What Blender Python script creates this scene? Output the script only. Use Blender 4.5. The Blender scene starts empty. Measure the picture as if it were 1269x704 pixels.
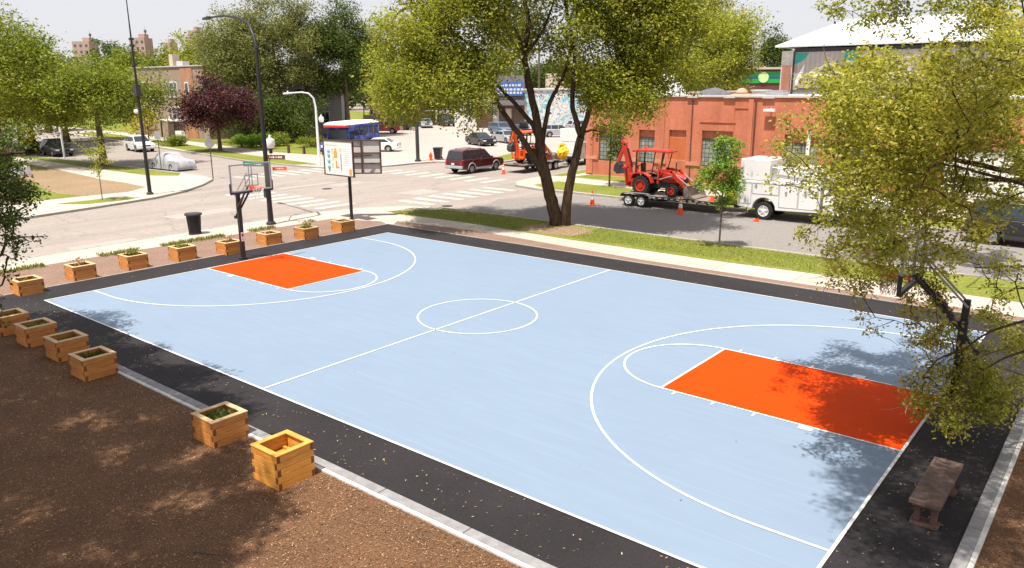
import bpy, bmesh, math, random
import numpy as np
from mathutils import Vector, Matrix
random.seed(7)
RNG=np.random.default_rng(11)
S=bpy.context.scene
COL=S.collection
# ---------------------------------------------------------------- camera
CAM=np.array([15.333909,-17.119661,6.935365])
FW=np.array([-0.61188674,0.75039026,-0.25001817]);RT=np.array([0.77587907,0.6308582,-0.00544068]);UP=np.array([-0.15364337,0.19731295,0.96822586])
FPX=965.74
cd=bpy.data.cameras.new('camera');cam=bpy.data.objects.new('camera',cd);COL.objects.link(cam)
M=Matrix(((RT[0],UP[0],-FW[0],CAM[0]),(RT[1],UP[1],-FW[1],CAM[1]),(RT[2],UP[2],-FW[2],CAM[2]),(0,0,0,1)))
cam.matrix_world=M;cd.sensor_width=36;cd.lens=36*FPX/1269;cd.clip_end=5000;cd.clip_start=.1
S.camera=cam
def G(px,py,z=0.0):
    "survey helper: ground point seen at a photo pixel"
    d=FW+RT*(px-634.5)/FPX-UP*(py-352)/FPX; t=(z-CAM[2])/d[2]; p=CAM+t*d; return (float(p[0]),float(p[1]))
def PT(px,py,D):
    d=FW+RT*(px-634.5)/FPX-UP*(py-352)/FPX; p=CAM+d*D; return (float(p[0]),float(p[1]),float(p[2]))
# ---------------------------------------------------------------- materials
def _nt(name):
    m=bpy.data.materials.new(name);m.use_nodes=True;nt=m.node_tree;return m,nt,nt.nodes['Principled BSDF']
def ramp(nt,stops,fac):
    r=nt.nodes.new('ShaderNodeValToRGB');el=r.color_ramp.elements
    while len(el)<len(stops): el.new(.5)
    for e,(p,c) in zip(el,stops): e.position=p;e.color=(*c,1)
    nt.links.new(fac,r.inputs[0]);return r.outputs[0]
def noise(nt,scale,detail=6,rough=.6,coord=None,stretch=None):
    if coord is None:
        g=nt.nodes.new('ShaderNodeNewGeometry');coord=g.outputs['Position']
    if stretch:
        mp=nt.nodes.new('ShaderNodeMapping');mp.inputs['Scale'].default_value=stretch;nt.links.new(coord,mp.inputs[0]);coord=mp.outputs[0]
    n=nt.nodes.new('ShaderNodeTexNoise');n.inputs['Scale'].default_value=scale;n.inputs['Detail'].default_value=detail;n.inputs['Roughness'].default_value=rough
    nt.links.new(coord,n.inputs['Vector']);return n.outputs['Fac']
def objco(nt):
    t=nt.nodes.new('ShaderNodeTexCoord');return t.outputs['Object']
def mixc(nt,fac,a,b,mode='MIX'):
    m=nt.nodes.new('ShaderNodeMix');m.data_type='RGBA';m.blend_type=mode
    for k,v in ((0,fac),(6,a),(7,b)):
        if isinstance(v,(int,float)): m.inputs[k].default_value=v
        elif isinstance(v,tuple): m.inputs[k].default_value=(*v,1)
        else: nt.links.new(v,m.inputs[k])
    return m.outputs[2]
def bump(nt,p,h,strength=.3,dist=.01):
    b=nt.nodes.new('ShaderNodeBump');b.inputs['Strength'].default_value=strength;b.inputs['Distance'].default_value=dist
    nt.links.new(h,b.inputs['Height']);nt.links.new(b.outputs[0],p.inputs['Normal'])
def mat(name,col,rough=.7,metal=0,var=.12,scale=3,bmp=0,stretch=None,spec=.4,coat=0,obj=False):
    m,nt,p=_nt(name)
    n=noise(nt,scale,stretch=stretch,coord=objco(nt) if obj else None)
    c0=tuple(max(0,x*(1-var)) for x in col);c1=tuple(min(1,x*(1+var)) for x in col)
    nt.links.new(ramp(nt,[(.3,c0),(.7,c1)],n),p.inputs['Base Color'])
    p.inputs['Roughness'].default_value=rough;p.inputs['Metallic'].default_value=metal;p.inputs['Specular IOR Level'].default_value=spec
    if coat: p.inputs['Coat Weight'].default_value=coat;p.inputs['Coat Roughness'].default_value=.05
    if bmp: bump(nt,p,n,bmp,.02)
    return m
def ground_mat(name,stops,scale,scale2=None,stops2=None,bs=.4,bd=.02,rough=.9,mix=.5,extra=None,spec=.2):
    m,nt,p=_nt(name)
    n=noise(nt,scale,8,.65);c=ramp(nt,stops,n)
    if scale2:
        n2=noise(nt,scale2,5,.6);c2=ramp(nt,stops2,n2);c=mixc(nt,mix,c,c2,'MULTIPLY')
    if extra: c=extra(nt,c)
    nt.links.new(c,p.inputs['Base Color']);p.inputs['Roughness'].default_value=rough;p.inputs['Specular IOR Level'].default_value=spec
    bump(nt,p,n,bs,bd);return m
def leafmat(name,dark,mid,light,trans=.35):
    m,nt,p=_nt(name);g=nt.nodes.new('ShaderNodeNewGeometry')
    c=ramp(nt,[(0,dark),(.45,mid),(1,light)],g.outputs['Random Per Island'])
    n=noise(nt,.7,3);c=mixc(nt,.5,c,ramp(nt,[(.35,(.7,.8,.7)),(.65,(1.2,1.1,.9))],n),'MULTIPLY')
    nt.links.new(c,p.inputs['Base Color']);p.inputs['Roughness'].default_value=.55;p.inputs['Specular IOR Level'].default_value=.25
    t=nt.nodes.new('ShaderNodeBsdfTranslucent');nt.links.new(mixc(nt,1.0,c,(1.3,1.35,.6),'MULTIPLY'),t.inputs['Color'])
    mx=nt.nodes.new('ShaderNodeMixShader');mx.inputs[0].default_value=trans
    nt.links.new(p.outputs[0],mx.inputs[1]);nt.links.new(t.outputs[0],mx.inputs[2]);nt.links.new(mx.outputs[0],nt.nodes['Material Output'].inputs[0]);return m
def cracks(scale,width,colr,amt):
    def f(nt,c):
        g=nt.nodes.new('ShaderNodeNewGeometry');v=nt.nodes.new('ShaderNodeTexVoronoi');v.feature='DISTANCE_TO_EDGE';v.inputs['Scale'].default_value=scale
        nn=nt.nodes.new('ShaderNodeTexNoise');nn.inputs['Scale'].default_value=1.3;nn.inputs['Detail'].default_value=6;nt.links.new(g.outputs['Position'],nn.inputs['Vector'])
        ad=nt.nodes.new('ShaderNodeVectorMath');ad.operation='ADD';nt.links.new(g.outputs['Position'],ad.inputs[0]);nt.links.new(nn.outputs['Color'],ad.inputs[1])
        nt.links.new(ad.outputs[0],v.inputs['Vector'])
        f_=ramp(nt,[(0,(amt,)*3),(width,(0,0,0))],v.outputs['Distance'])
        return mixc(nt,f_,c,colr)
    return f
def streaks(nt,c):
    n=noise(nt,1.0,5,.6,stretch=(.9,.06,1));return mixc(nt,.5,c,ramp(nt,[(.35,(.8,.8,.8)),(.6,(1.1,1.1,1.1))],n),'MULTIPLY')
def courtmat(name,col,seamamt=.06):
    m,nt,p=_nt(name);g=nt.nodes.new('ShaderNodeNewGeometry')
    n=noise(nt,2.0,6,.6,stretch=(.35,1.6,1));n2=noise(nt,.25,4,.6)
    c=ramp(nt,[(.3,tuple(x*.965 for x in col)),(.7,tuple(min(1,x*1.03) for x in col))],n)
    c=mixc(nt,.35,c,ramp(nt,[(.3,(.9,.9,.92)),(.7,(1.06,1.05,1.03))],n2),'MULTIPLY')
    # rolled-on seams running along the court
    w=nt.nodes.new('ShaderNodeSeparateXYZ');nt.links.new(g.outputs['Position'],w.inputs[0])
    a=nt.nodes.new('ShaderNodeMath');a.operation='MULTIPLY';a.inputs[1].default_value=1/.305;nt.links.new(w.outputs['Y'],a.inputs[0])
    fr=nt.nodes.new('ShaderNodeMath');fr.operation='FRACT';nt.links.new(a.outputs[0],fr.inputs[0])
    s=ramp(nt,[(0,(1,1,1)),(.07,(0,0,0))],fr.outputs[0])
    gn=noise(nt,.8,3,.6,stretch=(.3,3,1));s2=mixc(nt,1.0,s,ramp(nt,[(.42,(0,0,0)),(.65,(1,1,1))],gn),'MULTIPLY')
    s3=mixc(nt,1.0,s2,(seamamt*9,)*3,'MULTIPLY')
    c=mixc(nt,s3,c,tuple(min(1,x*1.3+.05) for x in col))
    # scuffs
    sn=noise(nt,5,10,.8,stretch=(1,2.2,1));c=mixc(nt,ramp(nt,[(.60,(0,0,0)),(.72,(.3,.3,.3))],sn),c,tuple(x*.6 for x in col))
    nt.links.new(c,p.inputs['Base Color']);p.inputs['Roughness'].default_value=.7;p.inputs['Specular IOR Level'].default_value=.3 if col[2]>.1 else .08
    bump(nt,p,n,.1,.01);return m
def brickmat(name,c1,c2,mortar,scale=1.0,bw=.22,bh=.075,ms=.012,axis='xz'):
    m,nt,p=_nt(name);g=nt.nodes.new('ShaderNodeNewGeometry');sp=nt.nodes.new('ShaderNodeSeparateXYZ');nt.links.new(g.outputs['Position'],sp.inputs[0])
    ad=nt.nodes.new('ShaderNodeMath');ad.operation='ADD';nt.links.new(sp.outputs['X'],ad.inputs[0]);nt.links.new(sp.outputs['Y'],ad.inputs[1])
    cb=nt.nodes.new('ShaderNodeCombineXYZ');nt.links.new(ad.outputs[0],cb.inputs[0]);nt.links.new(sp.outputs['Z'],cb.inputs[1])
    b=nt.nodes.new('ShaderNodeTexBrick');b.inputs['Scale'].default_value=scale;b.inputs['Brick Width'].default_value=bw;b.inputs['Row Height'].default_value=bh;b.inputs['Mortar Size'].default_value=ms
    b.inputs['Color1'].default_value=(*c1,1);b.inputs['Color2'].default_value=(*c2,1);b.inputs['Mortar'].default_value=(*mortar,1)
    nt.links.new(cb.outputs[0],b.inputs['Vector'])
    n=noise(nt,.9,8,.7,stretch=(1.4,1.4,.35));c=mixc(nt,.9,b.outputs['Color'],ramp(nt,[(.3,(.74,.72,.7)),(.55,(1,1,1)),(.75,(1.14,1.16,1.18))],n),'MULTIPLY')
    nt.links.new(c,p.inputs['Base Color']);p.inputs['Roughness'].default_value=.85;p.inputs['Specular IOR Level'].default_value=.2;return m
def woodmat(name,a,b,sc=3):
    m,nt,p=_nt(name);co=objco(nt)
    n=noise(nt,sc,8,.65,coord=co,stretch=(1,1,7));n2=noise(nt,1.3,3,.5,coord=co)
    c=ramp(nt,[(.3,a),(.7,b)],n);c=mixc(nt,.5,c,ramp(nt,[(.35,(.78,.72,.66)),(.65,(1.15,1.1,1.05))],n2),'MULTIPLY')
    oi=nt.nodes.new('ShaderNodeObjectInfo');c=mixc(nt,.5,c,ramp(nt,[(0,(.8,.76,.7)),(1,(1.15,1.12,1.05))],oi.outputs['Random']),'MULTIPLY')
    nt.links.new(c,p.inputs['Base Color']);p.inputs['Roughness'].default_value=.6;bump(nt,p,n,.2,.01);return m
def barkmat(name,a,b):
    m,nt,p=_nt(name);co=objco(nt);n=noise(nt,5,8,.7,coord=co,stretch=(2.2,2.2,.45))
    nt.links.new(ramp(nt,[(.35,a),(.65,b)],n),p.inputs['Base Color']);p.inputs['Roughness'].default_value=.9;p.inputs['Specular IOR Level'].default_value=.1;bump(nt,p,n,.9,.06);return m
def glassmat(name,tint=(.02,.03,.035)):
    m,nt,p=_nt(name);p.inputs['Base Color'].default_value=(*tint,1);p.inputs['Roughness'].default_value=.06;p.inputs['Specular IOR Level'].default_value=.8;return m
def clearmat(name):
    m,nt,p=_nt(name);t=nt.nodes.new('ShaderNodeBsdfTransparent');gl=nt.nodes.new('ShaderNodeBsdfGlossy');gl.inputs['Roughness'].default_value=.05
    mx=nt.nodes.new('ShaderNodeMixShader');mx.inputs[0].default_value=.08;nt.links.new(t.outputs[0],mx.inputs[1]);nt.links.new(gl.outputs[0],mx.inputs[2]);nt.links.new(mx.outputs[0],nt.nodes['Material Output'].inputs[0]);return m
MT={}
MT['ground']=ground_mat('far_ground',[(.3,(.10,.12,.05)),(.7,(.2,.2,.1))],.15)
MT['road']=ground_mat('road_asphalt',[(.3,(.255,.222,.198)),(.7,(.335,.293,.262))],6,.12,[(.3,(.8,.8,.8)),(.7,(1.1,1.1,1.1))],.25,.01,extra=lambda nt,c:cracks(.16,.012,(.15,.135,.125),.45)(nt,streaks(nt,c)))
MT['lot']=ground_mat('lot_concrete',[(.3,(.34,.30,.265)),(.7,(.43,.385,.35))],3,.1,[(.3,(.82,.82,.82)),(.7,(1.1,1.1,1.1))],.2,.01,extra=cracks(.25,.01,(.16,.15,.14),.5))
def walk(nt,c):
    g=nt.nodes.new('ShaderNodeNewGeometry');b=nt.nodes.new('ShaderNodeTexBrick');b.offset=0;b.inputs['Scale'].default_value=1;b.inputs['Brick Width'].default_value=1.5;b.inputs['Row Height'].default_value=1.5;b.inputs['Mortar Size'].default_value=.02
    b.inputs['Color1'].default_value=(1,1,1,1);b.inputs['Color2'].default_value=(.9,.89,.87,1);b.inputs['Mortar'].default_value=(.5,.46,.42,1);nt.links.new(g.outputs['Position'],b.inputs['Vector'])
    return mixc(nt,.9,c,b.outputs['Color'],'MULTIPLY')
MT['walk']=ground_mat('sidewalk_concrete',[(.3,(.43,.375,.325)),(.7,(.53,.47,.41))],4,.3,[(.3,(.82,.8,.78)),(.7,(1.1,1.1,1.1))],.2,.01,extra=walk)
MT['kerb']=ground_mat('kerb_concrete',[(.3,(.28,.26,.235)),(.7,(.4,.37,.335))],5,.8,[(.3,(.75,.75,.75)),(.7,(1.1,1.1,1.1))],.3,.01)
MT['edging']=ground_mat('edging_concrete',[(.3,(.2,.195,.2)),(.7,(.31,.3,.3))],5,.8,[(.3,(.75,.75,.75)),(.7,(1.1,1.1,1.1))],.3,.01)
MT['grass']=ground_mat('lawn_grass',[(.3,(.10,.125,.02)),(.5,(.17,.19,.035)),(.72,(.29,.27,.085))],7,.35,[(.3,(.6,.8,.5)),(.7,(1.3,1.15,1.0))],.8,.05,mix=.8)
MT['dirt']=ground_mat('bare_dirt',[(.3,(.2,.14,.085)),(.7,(.33,.24,.15))],5,.3,[(.3,(.7,.7,.65)),(.7,(1.15,1.1,1.05))],.5,.03)
MT['mulch']=ground_mat('wood_mulch',[(.28,(.055,.027,.015)),(.45,(.145,.076,.04)),(.6,(.23,.125,.067)),(.8,(.44,.27,.16))],42,1.2,[(.3,(.65,.62,.6)),(.7,(1.2,1.15,1.1))],1.0,.04)
MT['gravel']=ground_mat('gravel_mulch',[(.28,(.10,.06,.045)),(.5,(.24,.16,.12)),(.8,(.42,.32,.26))],20,1.0,[(.3,(.75,.7,.68)),(.7,(1.15,1.1,1.1))],1.0,.04)
MT['asphalt']=ground_mat('court_apron_asphalt',[(.3,(.010,.009,.0105)),(.7,(.028,.024,.027))],45,.5,[(.3,(.6,.6,.6)),(.7,(1.7,1.6,1.5))],.6,.01,rough=.8,spec=.3)
MT['blue']=courtmat('court_blue',(.19,.252,.338))
MT['orange']=courtmat('court_orange',(.62,.052,.001),.01)
MT['line']=ground_mat('line_paint',[(.3,(.52,.54,.56)),(.5,(.66,.66,.65)),(.7,(.68,.68,.67))],9,bs=.1,bd=.003,rough=.6)
MT['roadpaint']=mat('crosswalk_paint',(.45,.415,.375),.7,var=.22,scale=6)
MT['cedar']=woodmat('cedar_boards',(.45,.165,.035),(.66,.30,.075));MT['cedar_new']=woodmat('new_cedar_boards',(.60,.245,.04),(.80,.40,.08))
MT['cedar_rim']=woodmat('cedar_rim',(.52,.34,.17),(.68,.5,.3));MT['endgrain']=woodmat('cedar_end_grain',(.16,.045,.015),(.26,.085,.03),8)
MT['soil']=ground_mat('planter_soil',[(.3,(.035,.022,.014)),(.7,(.1,.065,.04))],20)
MT['black']=mat('black_metal',(.018,.018,.02),.45,var=.2);MT['rubber']=mat('tyre_rubber',(.018,.018,.018),.85,var=.2,scale=10)
MT['darkmetal']=mat('dark_steel',(.05,.05,.055),.5,.3);MT['steel']=mat('galvanised_steel',(.42,.43,.44),.45,.6);MT['alloy']=mat('wheel_alloy',(.5,.5,.52),.35,.7)
MT['glass']=glassmat('dark_glass');MT['glassl']=glassmat('window_glass',(.07,.08,.09));MT['clear']=clearmat('clear_acrylic')
MT['hooporange']=mat('rim_orange',(.8,.09,.02),.5);MT['white']=mat('white_paint',(.76,.76,.75),.5,var=.05);MT['net']=mat('net_cord',(.75,.75,.73),.9)
MT['grey']=mat('grey_paint',(.22,.22,.23),.6);MT['lamp']=mat('lamp_globe',(.82,.82,.8),.3,var=.03);MT['chrome']=mat('chrome',(.6,.6,.6),.2,.9)
MT['headl']=mat('headlight_lens',(.6,.62,.65),.15,var=.1);MT['tail']=mat('tail_lens',(.35,.01,.01),.25);MT['plate']=mat('plate_white',(.6,.6,.62),.5)
MT['red']=mat('machine_red',(.48,.03,.012),.4,coat=.3);MT['orangem']=mat('machine_orange',(.75,.11,.02),.4,coat=.3);MT['cone']=mat('cone_orange',(.85,.1,.015),.6)
MT['bark']=barkmat('elm_bark',(.035,.022,.014),(.12,.08,.05));MT['bark2']=barkmat('brown_bark',(.06,.045,.035),(.2,.15,.11))
MT['leafA']=leafmat('elm_leaves',(.13,.155,.02),(.26,.28,.04),(.44,.42,.09),.48)
MT['leafB']=leafmat('near_elm_leaves',(.14,.155,.022),(.31,.31,.045),(.54,.49,.14),.48)
MT['leafD']=leafmat('dark_elm_leaves',(.04,.065,.015),(.08,.115,.025),(.14,.18,.04))
MT['leafM']=leafmat('maple_leaves',(.075,.11,.012),(.17,.205,.022),(.30,.32,.05))
MT['leafO']=leafmat('grey_green_leaves',(.095,.11,.035),(.18,.195,.065),(.29,.29,.12))
MT['leafP']=leafmat('plum_leaves',(.04,.012,.018),(.075,.022,.03),(.14,.05,.055),.2)
MT['leafG']=leafmat('fresh_leaves',(.09,.17,.02),(.17,.29,.035),(.3,.42,.08));MT['leafY']=leafmat('yellow_leaves',(.35,.3,.03),(.5,.42,.05),(.6,.5,.08))
MT['litter']=leafmat('dry_litter',(.2,.12,.05),(.38,.26,.13),(.6,.47,.28),.1);MT['chips']=leafmat('mulch_chips',(.05,.025,.013),(.17,.092,.048),(.5,.32,.2),.02)
MT['blades']=leafmat('grass_blades',(.10,.13,.02),(.19,.215,.035),(.36,.33,.1),.3)
# ---------------------------------------------------------------- objects
def tag(o,label=None,cat=None,group=None,kind=None):
    for k,v in (('label',label),('category',cat),('group',group),('kind',kind)):
        if v: o[k]=v
    return o
def empty(name,loc,rz=0,label=None,cat=None,group=None):
    o=bpy.data.objects.new(name,None);COL.objects.link(o);o.location=loc;o.rotation_euler=(0,0,rz);o.empty_display_size=.2
    return tag(o,label,cat,group)
class MB:
    def __init__(s): s.v=[];s.f=[]
    def add(s,v,f):
        k=len(s.v);s.v+= [tuple(map(float,a)) for a in v];s.f+=[tuple(i+k for i in q) for q in f];return s
    def box(s,c,d,rz=0,M=None):
        hx,hy,hz=d[0]/2,d[1]/2,d[2]/2
        vs=[Vector((x*hx,y*hy,z*hz)) for x in(-1,1) for y in(-1,1) for z in(-1,1)]
        R=M if M is not None else Matrix.Rotation(rz,3,'Z')
        vs=[R@a+Vector(c) for a in vs]
        return s.add(vs,[(0,1,3,2),(4,6,7,5),(0,4,5,1),(2,3,7,6),(0,2,6,4),(1,5,7,3)])
    def bar(s,a,b,w,h=None):
        a=Vector(a);b=Vector(b);h=h or w;d=(b-a);L=d.length;q=d.to_track_quat('Z','Y').to_matrix()
        return s.box((a+b)/2,(w,h,L),M=q)
    def tube(s,pts,rad,n=8,cap=True):
        pts=[Vector(p) for p in pts]
        if isinstance(rad,(int,float)): rad=[rad]*len(pts)
        k=len(s.v);ref=None
        for i,p in enumerate(pts):
            d=(pts[min(i+1,len(pts)-1)]-pts[max(i-1,0)]).normalized()
            if ref is None: ref=d.orthogonal().normalized()
            else:
                ref=ref-d*ref.dot(d)
                ref=ref.normalized() if ref.length>1e-4 else d.orthogonal().normalized()
            b=d.cross(ref)
            for j in range(n):
                a=2*math.pi*j/n;q=p+(ref*math.cos(a)+b*math.sin(a))*rad[i];s.v.append(tuple(q))
        for i in range(len(pts)-1):
            for j in range(n):
                j2=(j+1)%n;s.f.append((k+i*n+j,k+i*n+j2,k+(i+1)*n+j2,k+(i+1)*n+j))
        if cap: s.f.append(tuple(k+j for j in reversed(range(n))));s.f.append(tuple(k+(len(pts)-1)*n+j for j in range(n)))
        return s
    def cyl(s,c,r,h,n=16,r2=None,axis='z'):
        c=Vector(c);d={'x':Vector((h/2,0,0)),'y':Vector((0,h/2,0)),'z':Vector((0,0,h/2))}[axis]
        return s.tube([c-d,c+d],[r,r if r2 is None else r2],n)
    def lathe(s,c,prof,n=16):
        c=Vector(c);return s.tube([c+Vector((0,0,z)) for r,z in prof],[max(r,.001) for r,z in prof],n)
    def prism(s,poly,z0,z1):
        n=len(poly);return s.add([(x,y,z0) for x,y in poly]+[(x,y,z1) for x,y in poly],[tuple(reversed(range(n))),tuple(range(n,2*n))]+[(i,(i+1)%n,n+(i+1)%n,n+i) for i in range(n)])
    def side(s,poly,y0,y1,yf=None):
        "polygon in xz extruded along y; yf(z) scales the half width"
        n=len(poly);sc=yf or (lambda z:1)
        return s.add([(x,y0*sc(z),z) for x,z in poly]+[(x,y1*sc(z),z) for x,z in poly],[tuple(range(n)),tuple(reversed(range(n,2*n)))]+[(i,n+i,n+(i+1)%n,(i+1)%n) for i in range(n)])
    def sheet(s,poly,z): return s.add([(x,y,z) for x,y in poly],[tuple(range(len(poly)))])
    def quad(s,a,b,c,d): return s.add([a,b,c,d],[(0,1,2,3)])
    def ball(s,c,r,nu=12,nv=8):
        rx,ry,rz=(r,r,r) if isinstance(r,(int,float)) else r;k=len(s.v)
        for i in range(nv+1):
            t=math.pi*i/nv
            for j in range(nu):
                a=2*math.pi*j/nu;s.v.append((c[0]+rx*math.sin(t)*math.cos(a),c[1]+ry*math.sin(t)*math.sin(a),c[2]-rz*math.cos(t)))
        for i in range(nv):
            for j in range(nu):
                s.f.append((k+i*nu+j,k+i*nu+(j+1)%nu,k+(i+1)*nu+(j+1)%nu,k+(i+1)*nu+j))
        return s
    def build(s,name,m,parent=None,bevel=0,smooth=False,recalc=True,loc=None):
        me=bpy.data.meshes.new(name);me.from_pydata(s.v,[],s.f);me.materials.append(MT[m] if isinstance(m,str) else m)
        if recalc or smooth:
            bm=bmesh.new();bm.from_mesh(me);bmesh.ops.recalc_face_normals(bm,faces=bm.faces)
            if smooth:
                for f in bm.faces: f.smooth=True
                for e in bm.edges:
                    if len(e.link_faces)==2 and e.calc_face_angle(0)>.7: e.smooth=False
            bm.to_mesh(me);bm.free()
        o=bpy.data.objects.new(name,me);COL.objects.link(o)
        if parent is not None: o.parent=parent
        if loc: o.location=loc
        if bevel:
            b=o.modifiers.new('b','BEVEL');b.width=bevel;b.segments=2;b.limit_method='ANGLE';b.angle_limit=.6
        return o
def flip_up(o):
    me=o.data;bm=bmesh.new();bm.from_mesh(me)
    for f in bm.faces:
        if f.normal.z<0: f.normal_flip()
    bm.to_mesh(me);bm.free()
def struct(name,mb,m,**k):
    o=mb.build(name,m,**k);o['kind']='structure';return o
def sheet(name,poly,z,m,kind='structure'):
    b=MB().sheet(poly,z);o=b.build(name,m,recalc=False);flip_up(o)
    if kind: o['kind']=kind
    return o
# ---------------------------------------------------------------- foliage
def quads_obj(name,V,m,parent=None):
    n=len(V)//4;me=bpy.data.meshes.new(name);me.vertices.add(4*n);me.vertices.foreach_set('co',V.astype(np.float32).ravel())
    me.loops.add(4*n);me.loops.foreach_set('vertex_index',np.arange(4*n,dtype=np.int32));me.polygons.add(n)
    me.polygons.foreach_set('loop_start',np.arange(0,4*n,4,dtype=np.int32));me.polygons.foreach_set('loop_total',np.full(n,4,dtype=np.int32))
    me.materials.append(MT[m]);me.update(calc_edges=True);me.validate()
    o=bpy.data.objects.new(name,me);COL.objects.link(o)
    if parent is not None: o.parent=parent
    return o
def leafquads(P,size,droop=.3,wid=.5,szvar=.4):
    n=len(P);a=RNG.normal(size=(n,3));a[:,2]=a[:,2]*.6-droop;a/=np.linalg.norm(a,axis=1)[:,None]
    u=RNG.normal(size=(n,3))*.7;u[:,2]+=1;b=np.cross(a,u);b/=np.linalg.norm(b,axis=1)[:,None]+1e-9
    L=size*(1+szvar*RNG.uniform(-1,1,n))[:,None];w=L*wid*.5
    return np.stack([P,P+a*L*.5+b*w,P+a*L,P+a*L*.5-b*w],1).reshape(-1,3)
def clump_points(C,R,n,twig=.25,per=14,shell=.4):
    C=np.array(C,float);R=np.array(R,float)
    if R.ndim==1: R=np.repeat(R[:,None],3,1)
    w=R.prod(1)**(2/3);w/=w.sum();nt=max(1,n//per);i=RNG.choice(len(C),nt,p=w)
    d=RNG.normal(size=(nt,3));d/=np.linalg.norm(d,axis=1)[:,None];T=C[i]+d*R[i]*(RNG.uniform(0,1,nt)**shell)[:,None]
    P=np.repeat(T,per,0)+RNG.normal(size=(nt*per,3))*twig*np.array([1,1,.7]);return P
def envelope(c,R,k,cr,rng=None,lo=.35):
    "clump centres on an uneven ellipsoid"
    r=rng or RNG;out=[];rad=[]
    for _ in range(k):
        d=r.normal(size=3);d/=np.linalg.norm(d)
        if d[2]<-.5: d[2]*=-.6
        q=r.uniform(lo,1)**.6;out.append(np.array(c)+d*np.array(R)*q*r.uniform(.85,1.08));rad.append(cr*r.uniform(.6,1.3))
    return out,rad
def limbs(mb,nodes,C,r0=.07,n=5,every=1):
    "thin branches from the nearest skeleton node out to every clump"
    N=[np.array(p,float) for p in nodes];cost=[0.0]*len(N);A=np.array(N);cs=[np.array(c,float) for c in C[::every]]
    d0=[np.linalg.norm(A-c,axis=1).min() for c in cs];k0=len(N);segs=[]
    for i in np.argsort(d0):
        c=cs[i];A=np.array(N);d=np.linalg.norm(A-c,axis=1)+np.maximum(0,A[:,2]-c[2])*.3+np.array(cost);j=int(d.argmin());q=N[j]
        segs.append((q,c,j>=k0));m=q+(c-q)*.5+np.array([0,0,.1*np.linalg.norm(c-q)])+RNG.normal(size=3)*.05*np.linalg.norm(c-q)
        e=.12*float(np.linalg.norm(c-q))
        N+= [m,c];cost+=[cost[j]+e,cost[j]+2*e]
        r=r0/(1+2.2*cost[j]);mb.tube([q,q+(m-q)*.5+RNG.normal(size=3)*.03,m,m+(c-m)*.5+RNG.normal(size=3)*.03,c],[r,r*.85,r*.7,r*.5,r*.25],n,cap=False)
def crom(pts,k=5):
    P=[np.array(p,float) for p in pts];P=[2*P[0]-P[1]]+P+[2*P[-1]-P[-2]];out=[]
    for i in range(1,len(P)-2):
        a,b,c,d=P[i-1:i+3]
        for t in np.arange(k)/k: out.append(.5*((2*b)+(-a+c)*t+(2*a-5*b+4*c-d)*t*t+(-a+3*b-3*c+d)*t**3))
    out.append(P[-2]);return out
def tree(name,label,loc,H,crownc,crownR,mleaf,nleaf=9000,leaf=.3,k=45,cr=1.3,trunk=.25,mbark='bark2',group=None,cat='tree',fork=None,twig=.3,per=14,lo=.3):
    t=empty(name,loc,0,label,cat,group)
    C,R=envelope(crownc,crownR,k,cr,lo=lo)
    quads_obj('crown',leafquads(clump_points(C,R,nleaf,twig,per),leaf),mleaf,t)
    b=MB();z0=crownc[2]-crownR[2]*.6;top=crownc[2]+crownR[2]*.35
    b.tube([(0,0,-.1),(0.03,0,z0*.4),(crownc[0]*.4,crownc[1]*.4,max(z0,.5)),(crownc[0]*.8,crownc[1]*.8,top)],[trunk*1.35,trunk,trunk*.8,trunk*.3],9,cap=False)
    nodes=[(crownc[0]*f,crownc[1]*f,max(z0,.5)+(top-max(z0,.5))*f) for f in (0,.25,.5,.75,1)]
    limbs(b,nodes,C,trunk*.3,5,2)
    b.build('trunk',mbark,t,smooth=True,recalc=False)
    return t

def autosplit(o,gap=.01):
    "every separate piece of a multi-piece part becomes a part of its own"
    me=o.data;n=len(me.vertices);par=list(range(n))
    def f(a):
        while par[a]!=a: par[a]=par[par[a]];a=par[a]
        return a
    for e in me.edges:
        a,b=f(e.vertices[0]),f(e.vertices[1])
        if a!=b: par[a]=b
    gr={}
    for i in range(n): gr.setdefault(f(i),[]).append(i)
    if len(gr)<2: return
    bb=[]
    for k,v in gr.items():
        c=[me.vertices[i].co for i in v];bb.append([set([k]),[min(q[j] for q in c)-gap for j in range(3)],[max(q[j] for q in c)+gap for j in range(3)]])
    ch=True
    while ch:
        ch=False
        for i in range(len(bb)):
            for j in range(i+1,len(bb)):
                A,B=bb[i],bb[j]
                if all(A[1][q]<=B[2][q] and B[1][q]<=A[2][q] for q in range(3)):
                    A[0]|=B[0];A[1]=[min(A[1][q],B[1][q]) for q in range(3)];A[2]=[max(A[2][q],B[2][q]) for q in range(3)];bb.pop(j);ch=True;break
            if ch:break
    if len(bb)<2: return
    mats=list(me.materials);name=o.name.split('.')[0];first=True
    for ks,_,_ in bb:
        vs=[i for k in ks for i in gr[k]];mp={v:i for i,v in enumerate(vs)};fs=[];sm=[]
        for p in me.polygons:
            if p.vertices[0] in mp: fs.append([mp[v] for v in p.vertices]);sm.append(p.use_smooth)
        m2=bpy.data.meshes.new(name);m2.from_pydata([me.vertices[i].co for i in vs],[],fs)
        for q in mats: m2.materials.append(q)
        m2.polygons.foreach_set('use_smooth',sm)
        if first: keep=m2;first=False;continue
        c=o.copy();c.data=m2;COL.objects.link(c)
    o.data=keep
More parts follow.
